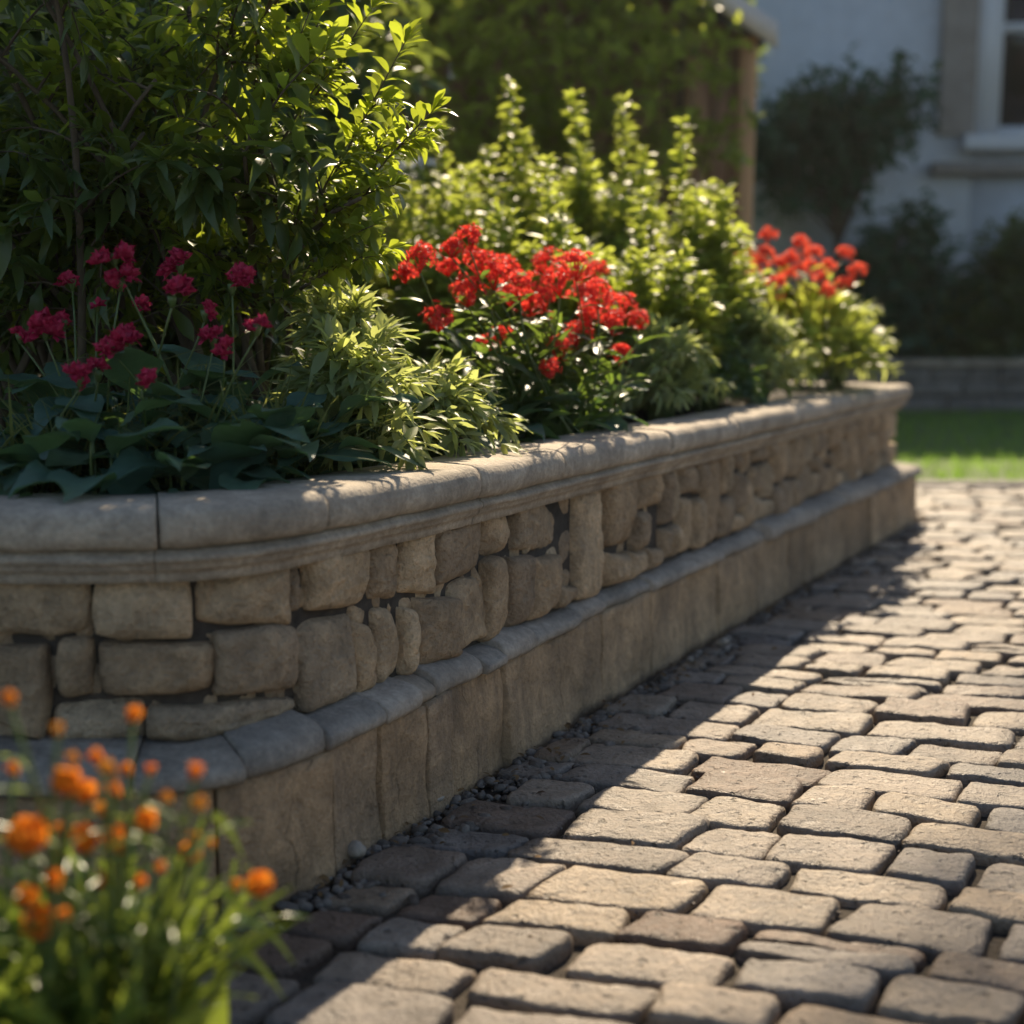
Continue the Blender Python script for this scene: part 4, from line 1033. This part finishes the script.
while xx < 11:
    w = rr.uniform(0.6, 0.9); lwc.box(xx, xx + w - 0.008, 11.26, 11.64, 0.40, 0.452); xx += w
c_ = lwc.build('coping', M['coping'], smooth=False, bevel=0.012); c_.parent = lw
m = MB(); m.add([(1.0, 11.6, 0.33), (12, 11.6, 0.33), (12, 13.0, 0.36), (1.0, 13.0, 0.36)], [(0, 1, 2, 3)]); struct(m.build('flower_bed', M['soil'], smooth=False))
def bl(lst, y): return [(P(px, py, y).x, y + dy, Z(py, y), r * y / F_PX) for px, py, dy, r in lst]
tree('wall_shrub', 'dark rounded shrub against the house wall, beside the timber shed', 'shrub', X(845, 12.4), 12.4, bl([(rr.gauss(843, 25), rr.gauss(135, 18), rr.uniform(-0.15, 0.15), rr.uniform(7, 18)) for _ in range(20)] + [(850, 85, 0, 6), (893, 100, 0, 8), (780, 150, 0, 22), (790, 118, 0, 9), (785, 190, 0, 14), (845, 182, 0, 13), (815, 176, 0, 13)], 12.4), 5200, 0.12, M['ivy'], 1.2, 0.05, 'shrubs in front of the house', 0.33)
tree('wall_shrub', 'low dark shrub in front of the house, left of the window', 'shrub', X(905, 12.0), 12.0, bl([(905, 255, 0, 26), (880, 295, 0, 30), (935, 300, 0, 28), (900, 335, 0, 32), (860, 330, 0, 28), (922, 228, 0, 14)], 12.0), 5000, 0.11, M['ivy'], 0.6, 0.04, 'shrubs in front of the house', 0.33)
tree('wall_shrub', 'olive green shrub under the house window at the back of the lawn', 'shrub', X(1005, 11.9), 11.9, bl([(1010, 305, 0, 34), (970, 325, 0, 26), (1025, 250, 0, 24), (985, 345, 0, 24), (955, 345, 0, 22)], 11.9), 5000, 0.11, M['dark_leaf'], 0.6, 0.04, 'shrubs in front of the house', 0.33)

# unseen tall tree, added so its sparse high crown softly dims the nearest setts
kx, ky = sd.x / sd.z, sd.y / sd.z
tree('unseen_shade_tree', 'unseen tall sparse crowned tree added beyond the right edge of the lawn to shade the near setts', 'tree', 5.3, 10.5,
     [(gx + kx * z, gy + ky * z, z, q) for gx, gy, z, q in ((0.95, 1.15, 8.6, 0.55), (1.3, 1.55, 9.0, 0.6), (1.6, 2.0, 9.3, 0.65), (0.55, 0.85, 8.4, 0.45), (1.9, 1.5, 9.2, 0.8), (2.1, 2.6, 9.6, 0.7), (2.8, 2.2, 9.0, 0.9), (1.5, 1.0, 8.8, 0.6))],
     15000, 0.055, M['dark_leaf'], 5.5, 0.18)

# thin warm morning haze: one even box of air round everything
hm = bpy.data.materials.new('air_haze'); hm.use_nodes = True
ht = hm.node_tree; ht.nodes.remove(ht.nodes['Principled BSDF'])
pv = ht.nodes.new('ShaderNodeVolumePrincipled'); pv.inputs['Color'].default_value = (0.95, 0.95, 0.95, 1)
pv.inputs['Density'].default_value = HAZE; pv.inputs['Anisotropy'].default_value = 0.5
ht.links.new(pv.outputs[0], ht.nodes['Material Output'].inputs['Volume'])
m = MB(); m.box(-82, 82, -62, 122, -1.1, 13.0); struct(m.build('haze', hm, smooth=False), 'stuff')

# dry leaf scraps blown against the foot of the wall
M['litter'] = leaf_mat('dry_leaf', [(0.12, 0.07, 0.03), (0.2, 0.12, 0.05), (0.08, 0.05, 0.03)], (0.2, 0.1, 0.03), 0.1, 0.8, 0.2)
rng = random.Random(21); Lf = Leaves(SMALL)
for _ in range(420):
    sx = rng.uniform(0.9, S_C2); o = abs(rng.gauss(0, 0.05)) + 0.01 if rng.random() < 0.85 else rng.uniform(0, 0.5); p = wp(sx, o, 0.004)
    Lf.put(rng, p, Vector((rng.uniform(-1, 1), rng.uniform(-1, 1), rng.uniform(-0.15, 0.25))), rng.uniform(0.008, 0.022), rng.uniform(-0.5, 0.5))
struct(Lf.into(MB()).build('leaf_litter', M['litter']), 'stuff')
